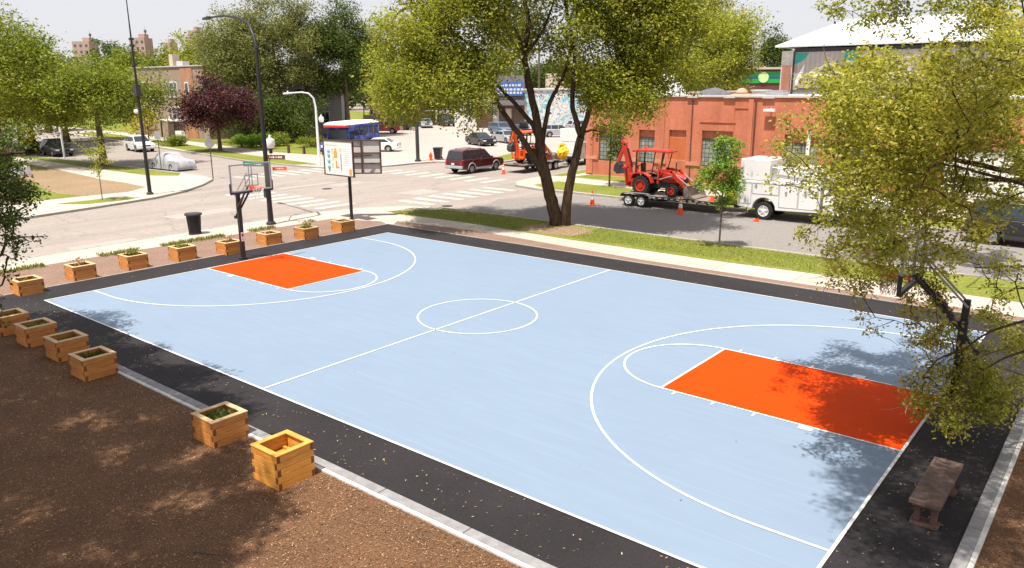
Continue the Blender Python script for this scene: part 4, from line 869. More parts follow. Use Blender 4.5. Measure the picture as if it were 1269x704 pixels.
# ================================================================ vehicles
def paint(name,c,metal=.0): return mat('car_paint_'+name,c,.32,metal,var=.03,spec=.5,coat=.6)
MT.update(p_maroon=paint('maroon',(.062,.004,.007)),p_black=paint('black',(.012,.012,.016)),p_white=paint('white',(.72,.72,.72)),p_silver=paint('silver',(.42,.44,.47),.3),p_greyd=paint('dark_grey',(.06,.065,.075),.2),p_blue=paint('slate_blue',(.12,.18,.26),.2),p_red=paint('red',(.42,.015,.015)),p_purple=paint('dusk',(.06,.045,.07)),p_navy=paint('navy',(.03,.05,.25)))
KINDS={
 # L,W, belt pts (rear->front tops), cabin pts, wheels x, r
 'sedan':dict(L=4.75,W=1.82,zb=.2,top=[(-2.37,.55),(-2.33,.93),(-1.55,1.0),(1.05,.93),(1.9,.80),(2.3,.68),(2.37,.5)],cab=[(-1.75,.97),(-1.05,1.36),(-.6,1.44),(.15,1.43),(1.1,.92)],wx=(-1.38,1.42),r=.33,pil=(-.35,),tap=.26),
 'suv':dict(L=5.2,W=1.98,zb=.32,top=[(-2.55,.6),(-2.55,1.1),(-2.5,1.18),(1.0,1.14),(2.35,1.04),(2.55,.9),(2.6,.5)],cab=[(-2.5,1.15),(-2.36,1.8),(-2.15,1.9),(.35,1.88),(1.15,1.12)],wx=(-1.5,1.55),r=.39,pil=(-1.25,-.2),tap=.2),
 'crossover':dict(L=4.7,W=1.88,zb=.27,top=[(-2.3,.6),(-2.3,1.02),(-2.2,1.08),(1.05,1.02),(2.1,.9),(2.32,.75),(2.35,.5)],cab=[(-2.2,1.05),(-1.85,1.58),(-1.55,1.68),(.2,1.66),(1.2,1.0)],wx=(-1.35,1.4),r=.36,pil=(-1.15,-.2),tap=.24),
 'pickup':dict(L=5.6,W=1.98,zb=.36,top=[(-2.8,.6),(-2.8,1.15),(-.75,1.15),(-.7,1.15),(1.45,1.13),(2.6,1.02),(2.75,.85),(2.78,.5)],cab=[(-.72,1.12),(-.62,1.8),(-.4,1.86),(.75,1.84),(1.5,1.1)],wx=(-1.7,1.75),r=.39,pil=(.2,),tap=.2),
}
def wheel(parent,x,y,r,s,rimm='alloy',w=.24):
    o=MB();n=20;pts=[(r-.03,-w/2),(r,-w/2+.04),(r,w/2-.04),(r-.03,w/2),(r*.62,w/2),(r*.62,-w/2),(r-.03,-w/2)]
    k=0
    for (rr,yy) in pts:
        for j in range(n):
            a=2*math.pi*j/n;o.v.append((rr*math.cos(a),yy,rr*math.sin(a)))
    for i in range(len(pts)-1):
        for j in range(n): o.f.append((i*n+j,i*n+(j+1)%n,(i+1)*n+(j+1)%n,(i+1)*n+j))
    wo=o.build('wheel','rubber',parent,loc=(x,y,r))
    b=MB();b.cyl((0,s*(w/2-.07),0),r*.62,.02,n,axis='y')
    for i in range(5):
        a=2*math.pi*i/5+.3;b.bar((r*.1*math.cos(a),s*(w/2-.04),r*.1*math.sin(a)),(r*.58*math.cos(a),s*(w/2-.04),r*.58*math.sin(a)),r*.2,.03)
    b.cyl((0,s*(w/2-.03),0),r*.15,.05,10,axis='y');b.tube([(r*.6*math.cos(2*math.pi*i/n),s*(w/2-.02),r*.6*math.sin(2*math.pi*i/n)) for i in range(n+1)],.02,5,cap=False)
    b.build('rim',rimm,wo,recalc=False)
def car(kind,pm,x,y,heading,label,group='cars parked around the junction',z=None,two_tone=None,hood_open=False,rack=False):
    K=KINDS[kind];L,W,zb,r=K['L'],K['W'],K['zb'],K['r'];hw=W/2
    if z is None: z=RZ
    t=empty({'sedan':'parked_car','suv':'parked_suv','crossover':'parked_suv','pickup':'pickup_truck'}[kind],(x,y,z),math.radians(heading),label,'pickup truck' if kind=='pickup' else 'car',group)
    ra=r+.06
    bot=[(-L/2+.02,zb+.12)]
    for wx in K['wx']:
        a0=math.asin(max(-1,min(1,(zb-r)/ra)))
        for i in range(9):
            a=math.pi-a0+(2*a0-math.pi)*i/8*1.0 if 0 else (math.pi-a0)+( a0-(math.pi-a0))*i/8
            bot.append((wx+ra*math.cos(a),r+ra*math.sin(a)))
    bot.append((L/2-.05,zb+.1))
    poly=bot+list(reversed(K['top']))
    zbelt=K['cab'][0][1]
    b=MB();yf=lambda q:1-max(0,.55-q)*.12-(max(0,q-.75)**1.3)*.16
    b.side(poly,-hw,hw,yf);body=b.build('body',pm,t,bevel=.05,smooth=True)
    cab=K['cab'];ztop=max(q for _,q in cab);hb=hw*yf(zbelt)-.03
    cf=lambda q:1-K['tap']*(max(0,q-zbelt)/(ztop-zbelt))
    roof=MB();roof.side(cab,-hb,hb,cf);roof.build('cabin',pm,t,bevel=.03,smooth=True)
    # interior shell
    MB().box((0,0,(zb+zbelt)/2-.05),(L*.86,W-.5,(zbelt-zb)*.8)).build('underbody','black',t)
    # side windows
    rr0,rr1=cab[0],cab[1];ff0,ff1=cab[-1],cab[-2];zt=ztop-.12;zl=zbelt+.03
    def xe(p,q,zz): return p[0]+(q[0]-p[0])*(zz-p[1])/(q[1]-p[1]+1e-6)
    def xrear(zz):
        for a,c in zip(cab[:-1],cab[1:]):
            if a[1]<=zz<=c[1]+1e-6: return xe(a,c,zz)
        return cab[1][0]
    cuts=[None]+list(K['pil'])+[None]
    for s in(-1,1):
        for i in range(len(cuts)-1):
            a0=(xrear(zl)+.12) if cuts[i] is None else cuts[i]+.04;a1=(xrear(zt)+.1) if cuts[i] is None else cuts[i]+.04
            c0=(xe(ff0,ff1,zl)-.14) if cuts[i+1] is None else cuts[i+1]-.04;c1=(xe(ff0,ff1,zt)-.1) if cuts[i+1] is None else cuts[i+1]-.04
            b=MB();o_=.012
            P=[(a0,zl),(c0,zl),(c1,zt),(a1,zt)];yo=lambda q:s*(hb*cf(q)+o_);yi=lambda q:s*(hb*cf(q)-.02)
            b.add([(px,yo(pz),pz) for px,pz in P]+[(px,yi(pz),pz) for px,pz in P],[(0,1,2,3),(7,6,5,4),(0,4,5,1),(1,5,6,2),(2,6,7,3),(3,7,4,0)]);b.build('side_window','glass',t)
    def pane(name,p,q):
        p=Vector((p[0],0,p[1]));q=Vector((q[0],0,q[1]));d=q-p;n=Vector((d.z,0,-d.x)).normalized()
        if n.x*(1 if name=='windscreen' else -1)<0:n=-n
        a=p+d*.1;c=p+d*.93;b=MB();w0=hb*cf(a.z)-.07;w1=hb*cf(c.z)-.07;v=[]
        for off in(.014,-.01):
            for pt,ww in((a,w0),(c,w1)):
                for s in(-1,1): g_=pt+n*off;v.append((g_.x,s*ww,g_.z))
        b.add(v,[(0,1,3,2),(4,6,7,5),(0,2,6,4),(1,5,7,3),(0,4,5,1),(2,3,7,6)]);b.build(name,'glass',t)
    pane('windscreen',ff0,ff1);pane('rear_window',rr0,rr1)
    for wx in K['wx']:
        for s in(-1,1): wheel(t,wx,s*(hw-.13),r,s)
    if two_tone:
        b=MB()
        for s in(-1,1):
            b.box((0,s*(hw+.005),zb+.1),(K['wx'][1]-K['wx'][0]-2*ra-.04,.03,.16))
            for wx in K['wx']:
                pts=[(wx+(ra+.02)*math.cos(a),s*(hw*.985),r+(ra+.02)*math.sin(a)) for a in [math.pi*i/10 for i in range(11)]];b.tube(pts,.045,6)
        b.build('wheel_arch_trim',two_tone,t,recalc=False)
    bm_=two_tone or pm
    MB().box((-L/2-.02,0,zb+.26),(.16,W*.95,.22)).build('rear_bumper',bm_,t,bevel=.04);MB().box((L/2-.02,0,zb+.22),(.14,W*.93,.22)).build('front_bumper',bm_,t,bevel=.04)
    zt_=K['top'][1][1]
    for s in(-1,1):
        MB().box((-L/2+.04,s*(hw-.2),zt_-.22),(.09,.2,.28)).build('taillight','tail',t,bevel=.02);MB().box((L/2-.12,s*(hw-.28),K['top'][-2][1]-.06),(.22,.38,.15)).build('headlight','headl',t,bevel=.03)
        MB().box((ff0[0]-.25,s*(hw+.07),zbelt+.06),(.12,.2,.14)).build('side_mirror',pm,t,bevel=.03)
    b=MB();b.box((L/2-.02,0,zb+.42),(.06,W*.42,.16));b.build('grille','black',t);MB().box((-L/2-.1,0,zb+.5),(.02,.32,.16)).build('number_plate','plate',t)
    if rack or kind=='suv':
        b=MB()
        for s in(-1,1): b.tube([(-1.8,s*.6,ztop+.05),(.1,s*.6,ztop+.05)],.02,5);b.bar((-1.6,s*.6,ztop-.02),(-1.6,s*.6,ztop+.05),.03);b.bar((0,s*.6,ztop-.02),(0,s*.6,ztop+.05),.03)
        b.build('roof_rails','black',t)
    b=MB()
    for s in(-1,1):
        for px in K['pil']: b.box((px-.12,s*(hw*yf(zbelt-.12)+.012),zbelt-.12),(.16,.03,.03))
    b.build('door_handle','chrome' if two_tone else pm,t)
    if kind=='pickup':
        b=MB();b.box((-1.75,0,1.16),(1.9,W-.35,.03));b.build('bed_liner','black',t)
    if hood_open:
        b=MB();b.bar((1.0,0,1.0),(1.35,0,1.9),1.4,.05);b.build('raised_bonnet',pm,t)
    return t
def aim(a,b): return math.degrees(math.atan2(b[1]-a[1],b[0]-a[0]))
car('suv','p_maroon',-27.75,31.0,91,'maroon full-size estate SUV with silver lower trim, driving away past the junction','vehicles on the road',two_tone='p_silver')
car('crossover','p_black',-72.6,16.4,-4,'black SUV parked at the kerb beside the thin white post on the left')
car('sedan','p_black',-79.5,16.2,-4,'black car near the left edge, behind another black car and almost hidden by leaves')
car('crossover','p_white',-71.3,24.4,-8,'white SUV parked across the side street left of the tall slim pole')
car('sedan','p_white',-48.3,38.5,aim((-47.6,39.4),(-50.8,37.2)),'white coupe at the front of the parking lot, partly behind the info sign',z=0)
car('sedan','p_purple',*G(441,181.5),aim((-47.6,39.4),(-50.8,37.2)),'dark purple-black car between the shuttle bus and the white coupe',z=0)
x,y=G(474,166);car('pickup','p_red',x-1,y+.8,215,'small red pickup behind the shuttle bus by the timber fence',z=0)
x,y=G(492,161);car('crossover','p_black',x,y,200,'black car by the timber fence, right of the red pickup',z=0)
x,y=G(528,158);car('sedan','p_silver',x,y,-40,'small pale silver car beside the grey SUV at the back of the lot',z=0)
x,y=G(553,156);car('suv','p_greyd',x,y,-30,'dark grey SUV parked near the centre at the back of the lot',z=0)
a=G(583,179);b_=G(606,182.5);car('sedan','p_black',(a[0]+b_[0])/2-.5,(a[1]+b_[1])/2+.8,aim(a,b_),'black saloon parked at the front of the lot beside the grass strip',z=0)
a=G(606,176);b_=G(625,179);car('sedan','p_silver',(a[0]+b_[0])/2+.4,(a[1]+b_[1])/2+1.4,aim(G(583,179),G(606,182.5)),'pale silver saloon parked right beside the black saloon',z=0)
x,y=G(613,166);car('crossover','p_blue',x+1.2,y,aim(G(583,179),G(606,182.5)),'slate blue estate car parked behind the silver saloon',z=0)
x,y=G(640,167);car('sedan','p_greyd',x+.6,y,aim(G(583,179),G(606,182.5)),'grey car with its bonnet raised, just left of the tree fork',z=0,hood_open=True)
a=G(676,171);b_=G(702,169);car('crossover','p_silver',(a[0]+b_[0])/2,(a[1]+b_[1])/2+.6,45,'large silver SUV seen between the two trunks of the big tree',z=0)
x,y=G(722,163);car('crossover','p_silver',x,y,60,'silver car at the right end of the row by the mural wall',z=0)
car('suv','p_black',11.9,23.3,-2,'dark SUV with silver lower trim parked at the right edge behind the leafy branches',two_tone='darkmetal')
car('crossover','p_red',18.0,30.0,5,'red vehicle glimpsed through the branches at the right edge by the brick wall',z=0)
# covered car
MT['cover']=mat('car_cover_fabric',(.34,.34,.36),.75,var=.12,scale=2,bmp=.4,spec=.3)
t=empty('covered_car',(-49.9,16.7,RZ),math.radians(2),'car under a wrinkled pale grey cover parked at the side street kerb','car')
b=MB();nx,ny=26,17;prof=[(-2.3,.45),(-2.2,.85),(-1.5,1.02),(-1.0,1.36),(-.2,1.5),(.5,1.42),(1.1,1.05),(1.9,.92),(2.3,.75),(2.38,.4)]
def topz(x):
    for p,q in zip(prof[:-1],prof[1:]):
        if p[0]<=x<=q[0]: return p[1]+(q[1]-p[1])*(x-p[0])/(q[0]-p[0])
    return .4
for i in range(nx):
    x=-2.32+4.7*i/(nx-1);zt=topz(x)
    for j in range(ny):
        u=-1+2*j/(ny-1);au=abs(u)
        if au<.55: yy=u/.55*.62;zz=zt-.04*(au/.55)**2
        elif au<.75: k=(au-.55)/.2;yy=math.copysign(.62+.28*k,u);zz=zt-(zt-min(zt,.88))*k-.02
        else: k=(au-.75)/.25;yy=math.copysign(.90+.03*math.sin(x*9)*k+.03*k,u);zz=min(zt,.86)*(1-k)+.12*k
        b.v.append((x+.02*math.sin(u*30+x*3),yy*(1-.1*max(0,abs(x)-1.9)),zz+.018*math.sin(x*14+u*6)+random.uniform(-.008,.008)))
for i in range(nx-1):
    for j in range(ny-1): b.f.append((i*ny+j,(i+1)*ny+j,(i+1)*ny+j+1,i*ny+j+1))
k0=len(b.v)
for e_ in (0,nx-1): b.f.append(tuple(e_*ny+j for j in range(ny)))
b.build('fabric_cover','cover',t,smooth=True)
for wx in(-1.35,1.4):
    for s in(-1,1): wheel(t,wx,s*.82,.31,s)
# shuttle bus
Rr=Vector((.776,.631));F2_=Vector((-.631,.776));x,y=G(414,193);hd=math.degrees(math.atan2(-.926,.376));t=empty('shuttle_bus',(x-1.2,y+3.2,0),math.radians(hd),'blue and white shuttle bus with a red band over its windscreen','bus');t.scale=(1.14,1.12,1.1)
MT['wrap']=_nt('bus_wrap')[0]
def wrap():
    m,nt,p=_nt('bus_wrap_print');n=noise(nt,1.6,4,.6);c=ramp(nt,[(.35,(.012,.02,.12)),(.5,(.03,.06,.38)),(.62,(.12,.2,.55)),(.72,(.5,.6,.8))],n);nt.links.new(c,p.inputs['Base Color']);p.inputs['Roughness'].default_value=.35;return m
MT['wrap']=wrap()
b=MB();b.side([(-3.6,.45),(-3.6,2.68),(2.0,2.68),(2.25,2.0),(2.3,1.35),(3.4,1.2),(3.55,1.0),(3.6,.45)],-1.12,1.12,lambda q:1);bb=b.build('body','wrap',t,bevel=.06)
b=MB();b.side([(-3.62,2.68),(-3.5,2.85),(-3.2,2.93),(1.9,2.93),(2.5,2.86),(2.72,2.72),(2.7,2.68)],-1.15,1.15,lambda q:1 if q<2.8 else .9);b.build('roof','white',t,bevel=.08)
MB().box((2.45,0,2.56),(.62,2.26,.2)).build('front_band','red',t,bevel=.06)
b=MB();b.add([(2.36,-.95,1.4),(2.36,.95,1.4),(2.22,.9,2.28),(2.22,-.9,2.28),(2.2,-.95,1.4),(2.2,.95,1.4),(2.1,.9,2.28),(2.1,-.9,2.28)],[(0,1,2,3),(7,6,5,4),(0,4,5,1),(1,5,6,2),(2,6,7,3),(3,7,4,0)]);b.build('windscreen','glass',t)
MB().box((3.62,0,.75),(.06,1.2,.35)).build('grille','black',t);MB().box((3.6,0,.48),(.16,2.2,.2)).build('bumper','black',t,bevel=.03)
for s in(-1,1):
    MB().box((3.5,s*.85,.85),(.2,.34,.24)).build('headlight','headl',t,bevel=.03)
    for i in range(5): MB().box((-2.9+i*.95,s*1.13,2.05),(.72,.03,.75)).build('window','glass',t,bevel=.01)
    MB().box((1.75,s*1.13,1.75),(.7,.03,.75)).build('window','glass',t);MB().box((2.2,s*1.35,1.7),(.12,.2,.36)).build('side_mirror','black',t)
    for wx in(-2.1,2.7): wheel(t,wx,s*1.0,.4,s,w=.28)
# utility truck
def utility_truck(x,y,rz,label):
    t=empty('utility_truck',(x,y,RZ),rz,label,'truck','white utility trucks towing trailers')
    W=2.3;r=.47
    # rear body with wheel arch; rear at x=0
    poly=[(0,.62),(0,1.95),(.12,2.02),(4.3,2.02),(4.3,.62)];a=[(2.05-.62,.62)]+[(1.43+0,.62)]
    arch=[(1.45+.62*math.cos(q),.55+.62*math.sin(q)) for q in [math.pi*i/10 for i in range(11)]];poly=[(0,.62),(0,1.95),(.12,2.02),(4.3,2.02),(4.3,.62)]+arch
    MB().side(poly,-W/2,W/2).build('service_body','p_white',t,bevel=.03,smooth=True)
    MB().box((.85,0,2.58),(1.6,W-.1,1.1)).build('rear_cabinet','p_white',t,bevel=.05);MB().box((3.1,0,2.42),(2.3,W-.5,.8)).build('upper_cabinet','p_white',t,bevel=.05)
    b=MB()
    for xx,x2,za,zb_ in((.12,.75,.8,1.9),(2.25,3.2,.75,1.9),(3.25,4.2,.75,1.9),(.8,2.2,1.35,1.9)):
        for s in(-1,1):
            for e0,e1 in (((xx,za),(x2,za)),((x2,za),(x2,zb_)),((x2,zb_),(xx,zb_)),((xx,zb_),(xx,za))): b.bar((e0[0],s*(W/2+.004),e0[1]),(e1[0],s*(W/2+.004),e1[1]),.018)
    b.build('locker_seams','grey',t);b=MB()
    for s in(-1,1):
        for xx,zz in((.45,1.0),(1.0,1.78),(2.6,1.5),(3.6,1.5)): b.box((xx,s*(W/2+.02),zz),(.1,.04,.14))
        b.tube([(1.75,s*(W/2-.1),2.1),(1.75,s*(W/2-.1),2.75),(4.4,s*(W/2-.1),2.5),(6.0,s*(W/2-.2),2.95)],.035,6)
    b.build('latches_and_rails','steel',t,recalc=False)
    # cab
    cp=[(4.4,.55),(4.4,2.25),(4.55,2.42),(5.7,2.4),(6.3,1.62),(7.3,1.5),(7.5,1.3),(7.55,.6)]+[(6.55+.58*math.cos(q),.5+.58*math.sin(q)) for q in [math.pi*i/8 for i in range(9)]]
    MB().side(cp,-W/2+.1,W/2-.1,lambda q:1-max(0,q-1.6)*.12).build('cab','p_white',t,bevel=.05,smooth=True)
    for s in(-1,1):
        MB().box((5.1,s*(W/2-.13),1.95),(.9,.05,.6)).build('side_window','glass',t)
        MB().box((6.0,s*(W/2+.1),1.75),(.12,.25,.4)).build('side_mirror','black',t,bevel=.03);MB().box((7.45,s*.8,1.1),(.14,.3,.22)).build('headlight','headl',t)
        MB().box((-.02,s*.95,.95),(.05,.14,.3)).build('taillight','tail',t)
        wheel(t,1.45,s*(W/2-.17),r,s,'white',w=.3);wheel(t,6.55,s*(W/2-.2),r,s,'white',w=.28)
    b=MB();b.add([(5.76,-.9,2.32),(5.76,.9,2.32),(6.27,.95,1.68),(6.27,-.95,1.68),(5.7,-.9,2.3),(5.7,.9,2.3),(6.2,.95,1.64),(6.2,-.95,1.64)],[(0,1,2,3),(7,6,5,4),(0,4,5,1),(1,5,6,2),(2,6,7,3),(3,7,4,0)]);b.build('windscreen','glass',t)
    MB().box((-.05,0,.6),(.25,W,.18)).build('rear_bumper','black',t,bevel=.02);MB().box((3.6,0,.62),(7.2,.9,.3)).build('chassis','black',t)
    MB().box((.0,0,1.5),(.03,1.5,1.0)).build('rear_doors','white',t)
    return t
utility_truck(-1.5,23.75,0,'white utility truck with side lockers by the brick building, towing the red tractor trailer')
utility_truck(-24.4,39.7,math.pi/2,'white utility truck beyond the tree trunks, towing the farther tractor trailer')
x,y=G(938,272);o=MB().prism([(-.14,-.1),(.14,-.1),(.14,.1),(-.14,.1)],0,.03);o.add([(-.14,-.1,.03),(.14,-.1,.03),(.14,.1,.03),(-.14,.1,.03),(.1,-.1,.2),(.1,.1,.2)],[(0,1,2,3),(0,4,5,3),(1,4,5,2),(0,1,4),(2,3,5)]);o=o.build('wheel_chock','cone',loc=(x-.05,y,RZ));tag(o,'small red-orange wheel chock behind the rear wheel of the near white truck','wheel chock')
# trailer: origin at rear end centre, +x to the front
def trailer(x,y,rz,label,wxs=(.65,1.5)):
    t=empty('flatbed_trailer',(x,y,RZ),rz,label,'trailer','flatbed trailers carrying tractors');L=6.0;W=1.95;zd=.62
    b=MB();b.box((L/2,0,zd),(L,W,.06));b.build('deck',mat('deck_planks',(.25,.2,.16),.85,var=.3,scale=4),t)
    b=MB()
    for s in(-1,1): b.box((L/2,s*(W/2+.03),zd-.02),(L,.06,.14))
    b.box((0,0,zd-.03),(.08,W,.16));b.box((L,0,zd-.03),(.08,W,.16))
    for i in range(9): b.box((.5+i*.62,0,zd-.1),(.06,W,.1))
    b.build('frame','darkmetal',t);b=MB()
    for s in(-1,1):
        for i in range(10): b.box((.5+i*.55+1.6 if 0 else 2.2+i*.38,s*(W/2+.065),zd-.02),(.18,.01,.05))
    b.build('reflector_tape','plate',t);b=MB()
    for s in(-1,1):
        b.bar((L,s*.8,zd-.05),(L+1.55,0,zd-.05),.1,.12)
    b.box((L+1.7,0,zd-.03),(.35,.12,.12));b.build('drawbar','darkmetal',t);MB().cyl((L+1.35,0,.5),.04,.8,8).box((L+1.35,0,.1),(.2,.2,.03)).build('jack','steel',t)
    for s in(-1,1):
        for wx in wxs: wheel(t,wx,s*(W/2+.2),.36,s,'white',w=.22)
        f=MB();pr=[(a_+wxs[0]-.65,c_) for a_,c_ in [(.12,.56),(.2,.76),(.36,.82),(1.8,.82),(1.96,.76),(2.05,.56)]]
        for p,q in zip(pr[:-1],pr[1:]): f.bar((p[0],s*(W/2+.2),p[1]),(q[0],s*(W/2+.2),q[1]),.3 if 0 else .025,.28) if 0 else f.add([(p[0],s*(W/2+.06),p[1]),(q[0],s*(W/2+.06),q[1]),(q[0],s*(W/2+.36),q[1]),(p[0],s*(W/2+.36),p[1]),(p[0],s*(W/2+.06),p[1]-.03),(q[0],s*(W/2+.06),q[1]-.03),(q[0],s*(W/2+.36),q[1]-.03),(p[0],s*(W/2+.36),p[1]-.03)],[(0,1,2,3),(7,6,5,4),(0,4,5,1),(1,5,6,2),(2,6,7,3),(3,7,4,0)])
        f.build('mudguard','steel',t)
        MB().box((-.05,s*.8,zd-.05),(.03,.12,.1)).build('taillight','tail',t)
    return t
def tractor(x,y,z,rz,m,label):
    t=empty('backhoe_tractor',(x,y,z),rz,label,'tractor','compact backhoe tractors on trailers')
    def tyre(px,s,yy,r,w):
        o=MB();n=24
        pts=[(r*.93,-w/2),(r,-w/4),(r,w/4),(r*.93,w/2),(r*.6,w/2),(r*.6,-w/2),(r*.93,-w/2)]
        for rr,q in pts:
            for j in range(n):
                a=2*math.pi*j/n;o.v.append((rr*math.cos(a),q,rr*math.sin(a)))
        for i in range(len(pts)-1):
            for j in range(n): o.f.append((i*n+j,i*n+(j+1)%n,(i+1)*n+(j+1)%n,(i+1)*n+j))
        for j in range(18):
            a=2*math.pi*j/18
            for q in(-1,1): o.bar((r*.99*math.cos(a),q*w*.05,r*.99*math.sin(a)),(r*.97*math.cos(a+.13),q*w*.48,r*.97*math.sin(a+.13)),.05)
        w_=o.build('wheel','rubber',t,recalc=False,loc=(px,s*yy,r));b=MB();b.cyl((0,s*w*.2,0),r*.6,.04,20,axis='y',r2=r*.6);b.cyl((0,s*w*.3,0),r*.25,.08,12,axis='y')
        b.tube([(r*.58*math.cos(2*math.pi*i/20),s*w*.42,r*.58*math.sin(2*math.pi*i/20)) for i in range(21)],.03,5,cap=False);b.build('rim',m,w_,recalc=False)
    for s in(-1,1): tyre(0,s,.62,.56,.36);tyre(1.95,s,.58,.36,.26)
    MB().box((.9,0,.62),(2.6,.42,.4)).build('chassis','darkmetal',t,bevel=.02)
    b=MB();b.side([(1.0,.8),(1.0,1.3),(1.15,1.38),(2.2,1.25),(2.5,1.1),(2.55,.75)],-.28,.28);b.build('bonnet',m,t,bevel=.05,smooth=True);MB().box((2.56,0,.95),(.04,.44,.3)).build('grille','black',t)
    for s in(-1,1): MB().box((2.57,s*.2,1.08),(.05,.1,.08)).build('headlight','headl',t)
    for s in(-1,1):
        b=MB();pr=[(-.62,.95),(-.5,1.22),(-.2,1.32),(.2,1.3),(.55,1.12),(.72,.75)]
        for p,q in zip(pr[:-1],pr[1:]): b.add([(p[0],s*.4,p[1]),(q[0],s*.4,q[1]),(q[0],s*.82,q[1]),(p[0],s*.82,p[1]),(p[0],s*.4,p[1]-.05),(q[0],s*.4,q[1]-.05),(q[0],s*.82,q[1]-.05),(p[0],s*.82,p[1]-.05)],[(0,1,2,3),(7,6,5,4),(0,4,5,1),(1,5,6,2),(2,6,7,3),(3,7,4,0)])
        b.build('mudguard',m,t)
    MB().box((.2,0,.95),(1.4,.9,.08)).build('platform','darkmetal',t);b=MB().box((-.05,0,1.15),(.45,.5,.14)).box((-.27,0,1.5),(.12,.48,.6)).build('seat','black',t,bevel=.04)
    b=MB();b.bar((.95,0,1.2),(.72,0,1.58),.04);b.tube([(.72+.04*math.sin(a)*0+.12*math.cos(a)*.5,.19*math.sin(a),1.6+.1*math.cos(a)) for a in [2*math.pi*i/14 for i in range(15)]],.018,5,cap=False);b.build('steering_wheel','black',t,recalc=False)
    b=MB().cyl((1.75,.24,1.6),.035,.6,8).build('exhaust','black',t)
    b=MB()
    for s in(-1,1):
        b.bar((-.5,s*.48,.9),(-.45,s*.48,2.5),.07);b.bar((.55,s*.5,.9),(.75,s*.48,2.5),.05);b.bar((1.05,s*.42,1.2),(1.35,s*.48,2.5),.05)
    b.build('canopy_posts','black',t);b=MB();b.box((.45,0,2.53),(2.2,1.25,.07));b.box((.45,0,2.585),(1.9,1.0,.04));b.box((1.56,0,2.5),(.06,1.2,.1));b.box((-.66,0,2.5),(.06,1.2,.1));b.build('canopy_roof',m,t,bevel=.02)
    b=MB().cyl((-.3,.3,2.68),.06,.14,10).build('beacon',MT['cone'],t)
    # loader
    for s in(-1,1):
        b=MB();b.bar((1.0,s*.47,.7),(1.05,s*.47,1.5),.16,.1);b.build('loader_tower',m,t);b=MB();b.bar((1.0,s*.5,1.5),(1.9,s*.5,1.42),.09,.15);b.bar((1.85,s*.5,1.46),(2.75,s*.5,.55),.09,.16);b.bar((2.72,s*.5,.6),(2.85,s*.5,.25),.09,.14);b.build('loader_arm',m,t)
        b=MB();b.tube([(1.1,s*.5,.95),(1.9,s*.5,1.2)],.035,8);b.tube([(2.0,s*.5,1.35),(2.85,s*.5,.75)],.03,8);b.build('hydraulic_ram','steel',t)
    b=MB();prf=[(2.85,.06),(3.45,.02),(3.47,.06),(2.95,.12),(2.86,.5),(2.98,.72),(2.92,.74),(2.8,.5)];b.side(prf,-.88,.88);b.side([(2.85,.06),(3.45,.03),(2.98,.73),(2.82,.5)],-.9,-.86);b.side([(2.85,.06),(3.45,.03),(2.98,.73),(2.82,.5)],.86,.9);b.build('front_bucket',mat('bucket_steel_'+m,(.24,.2,.18),.6,.3,var=.3),t)
    # backhoe folded at the rear
    b=MB();b.box((-.85,0,.75),(.5,.5,.8));b.box((-1.05,0,.55),(.16,1.2,.2));b.build('backhoe_frame',m,t,bevel=.03)
    for s in(-1,1): b=MB();b.bar((-1.0,s*.6,.5),(-1.05,s*.72,1.5),.12,.12);b.box((-1.05,s*.74,1.55),(.3,.3,.08));b.build('stabiliser_leg',m,t)
    b=MB();b.bar((-1.1,0,.55),(-1.25,0,1.7),.24,.3);b.bar((-1.25,0,1.6),(-1.62,0,2.85),.2,.26);b.build('boom',m,t,bevel=.02);b=MB();b.bar((-1.5,0,2.95),(-2.0,0,1.75),.16,.2);b.bar((-1.45,0,2.8),(-1.75,0,3.0),.2,.2);b.build('dipper_arm',m,t,bevel=.02)
    b=MB();b.tube([(-1.0,0,1.5),(-1.35,0,2.6)],.05,8);b.tube([(-1.75,0,2.75),(-2.1,0,2.0)],.04,8);b.tube([(-1.2,.12,1.6),(-1.5,.16,2.6),(-1.8,.1,2.5)],.018,5);b.build('hydraulic_ram','black',t)
    b=MB();b.side([(-1.95,1.8),(-2.15,1.55),(-2.2,1.25),(-1.95,1.05),(-1.6,1.1),(-1.72,1.35),(-1.75,1.6)],-.24,.24);b.build('digging_bucket','darkmetal',t,bevel=.02)
    return t
tx,ty=-8.75,23.72
trailer(tx,ty,0,'tandem-axle flatbed trailer under the red tractor, hitched to the near white truck')
tractor(tx+1.15,ty-.05,RZ+.655,0,'red','red compact tractor with backhoe, loader and canopy in front of the brick wall')
x2,y2=-24.4,31.9
trailer(x2,y2,math.pi/2,'flatbed trailer on the main street, seen behind the trunks of the big tree',(3.2,4.05))
tractor(x2,y2+1.6,RZ+.655,math.pi/2,'orangem','orange tractor with backhoe seen behind the trunks of the big tree')
def sack(pos,label):
    b=MB();b.ball((0,0,.75),(.42,.45,.8),16,14)
    b.v=[(x*(1+.35*math.sin(z*6+x*9))+random.uniform(-.05,.05),y*(1+.3*math.cos(z*5+y*8))+random.uniform(-.05,.05),z+random.uniform(-.05,.05)) for x,y,z in b.v]
    o=b.build('yellow_gear',mat('yellow_plastic'+str(random.random())[2:5],(.85,.5,.02),.6,var=.2),loc=pos);tag(o,label,'equipment');return o
sack((-2.3,24.1,RZ+.5),'bright yellow bundle of gear on the front of the near trailer, half behind the sapling')
sack((-24.0,38.1,RZ+.5),'bright yellow bundle of gear on the front of the farther trailer, between the tree trunks')
cone((-3.2,23.2),'orange traffic cone standing up on the trailer deck in front of the loader bucket',z=RZ+.655,s=.85)
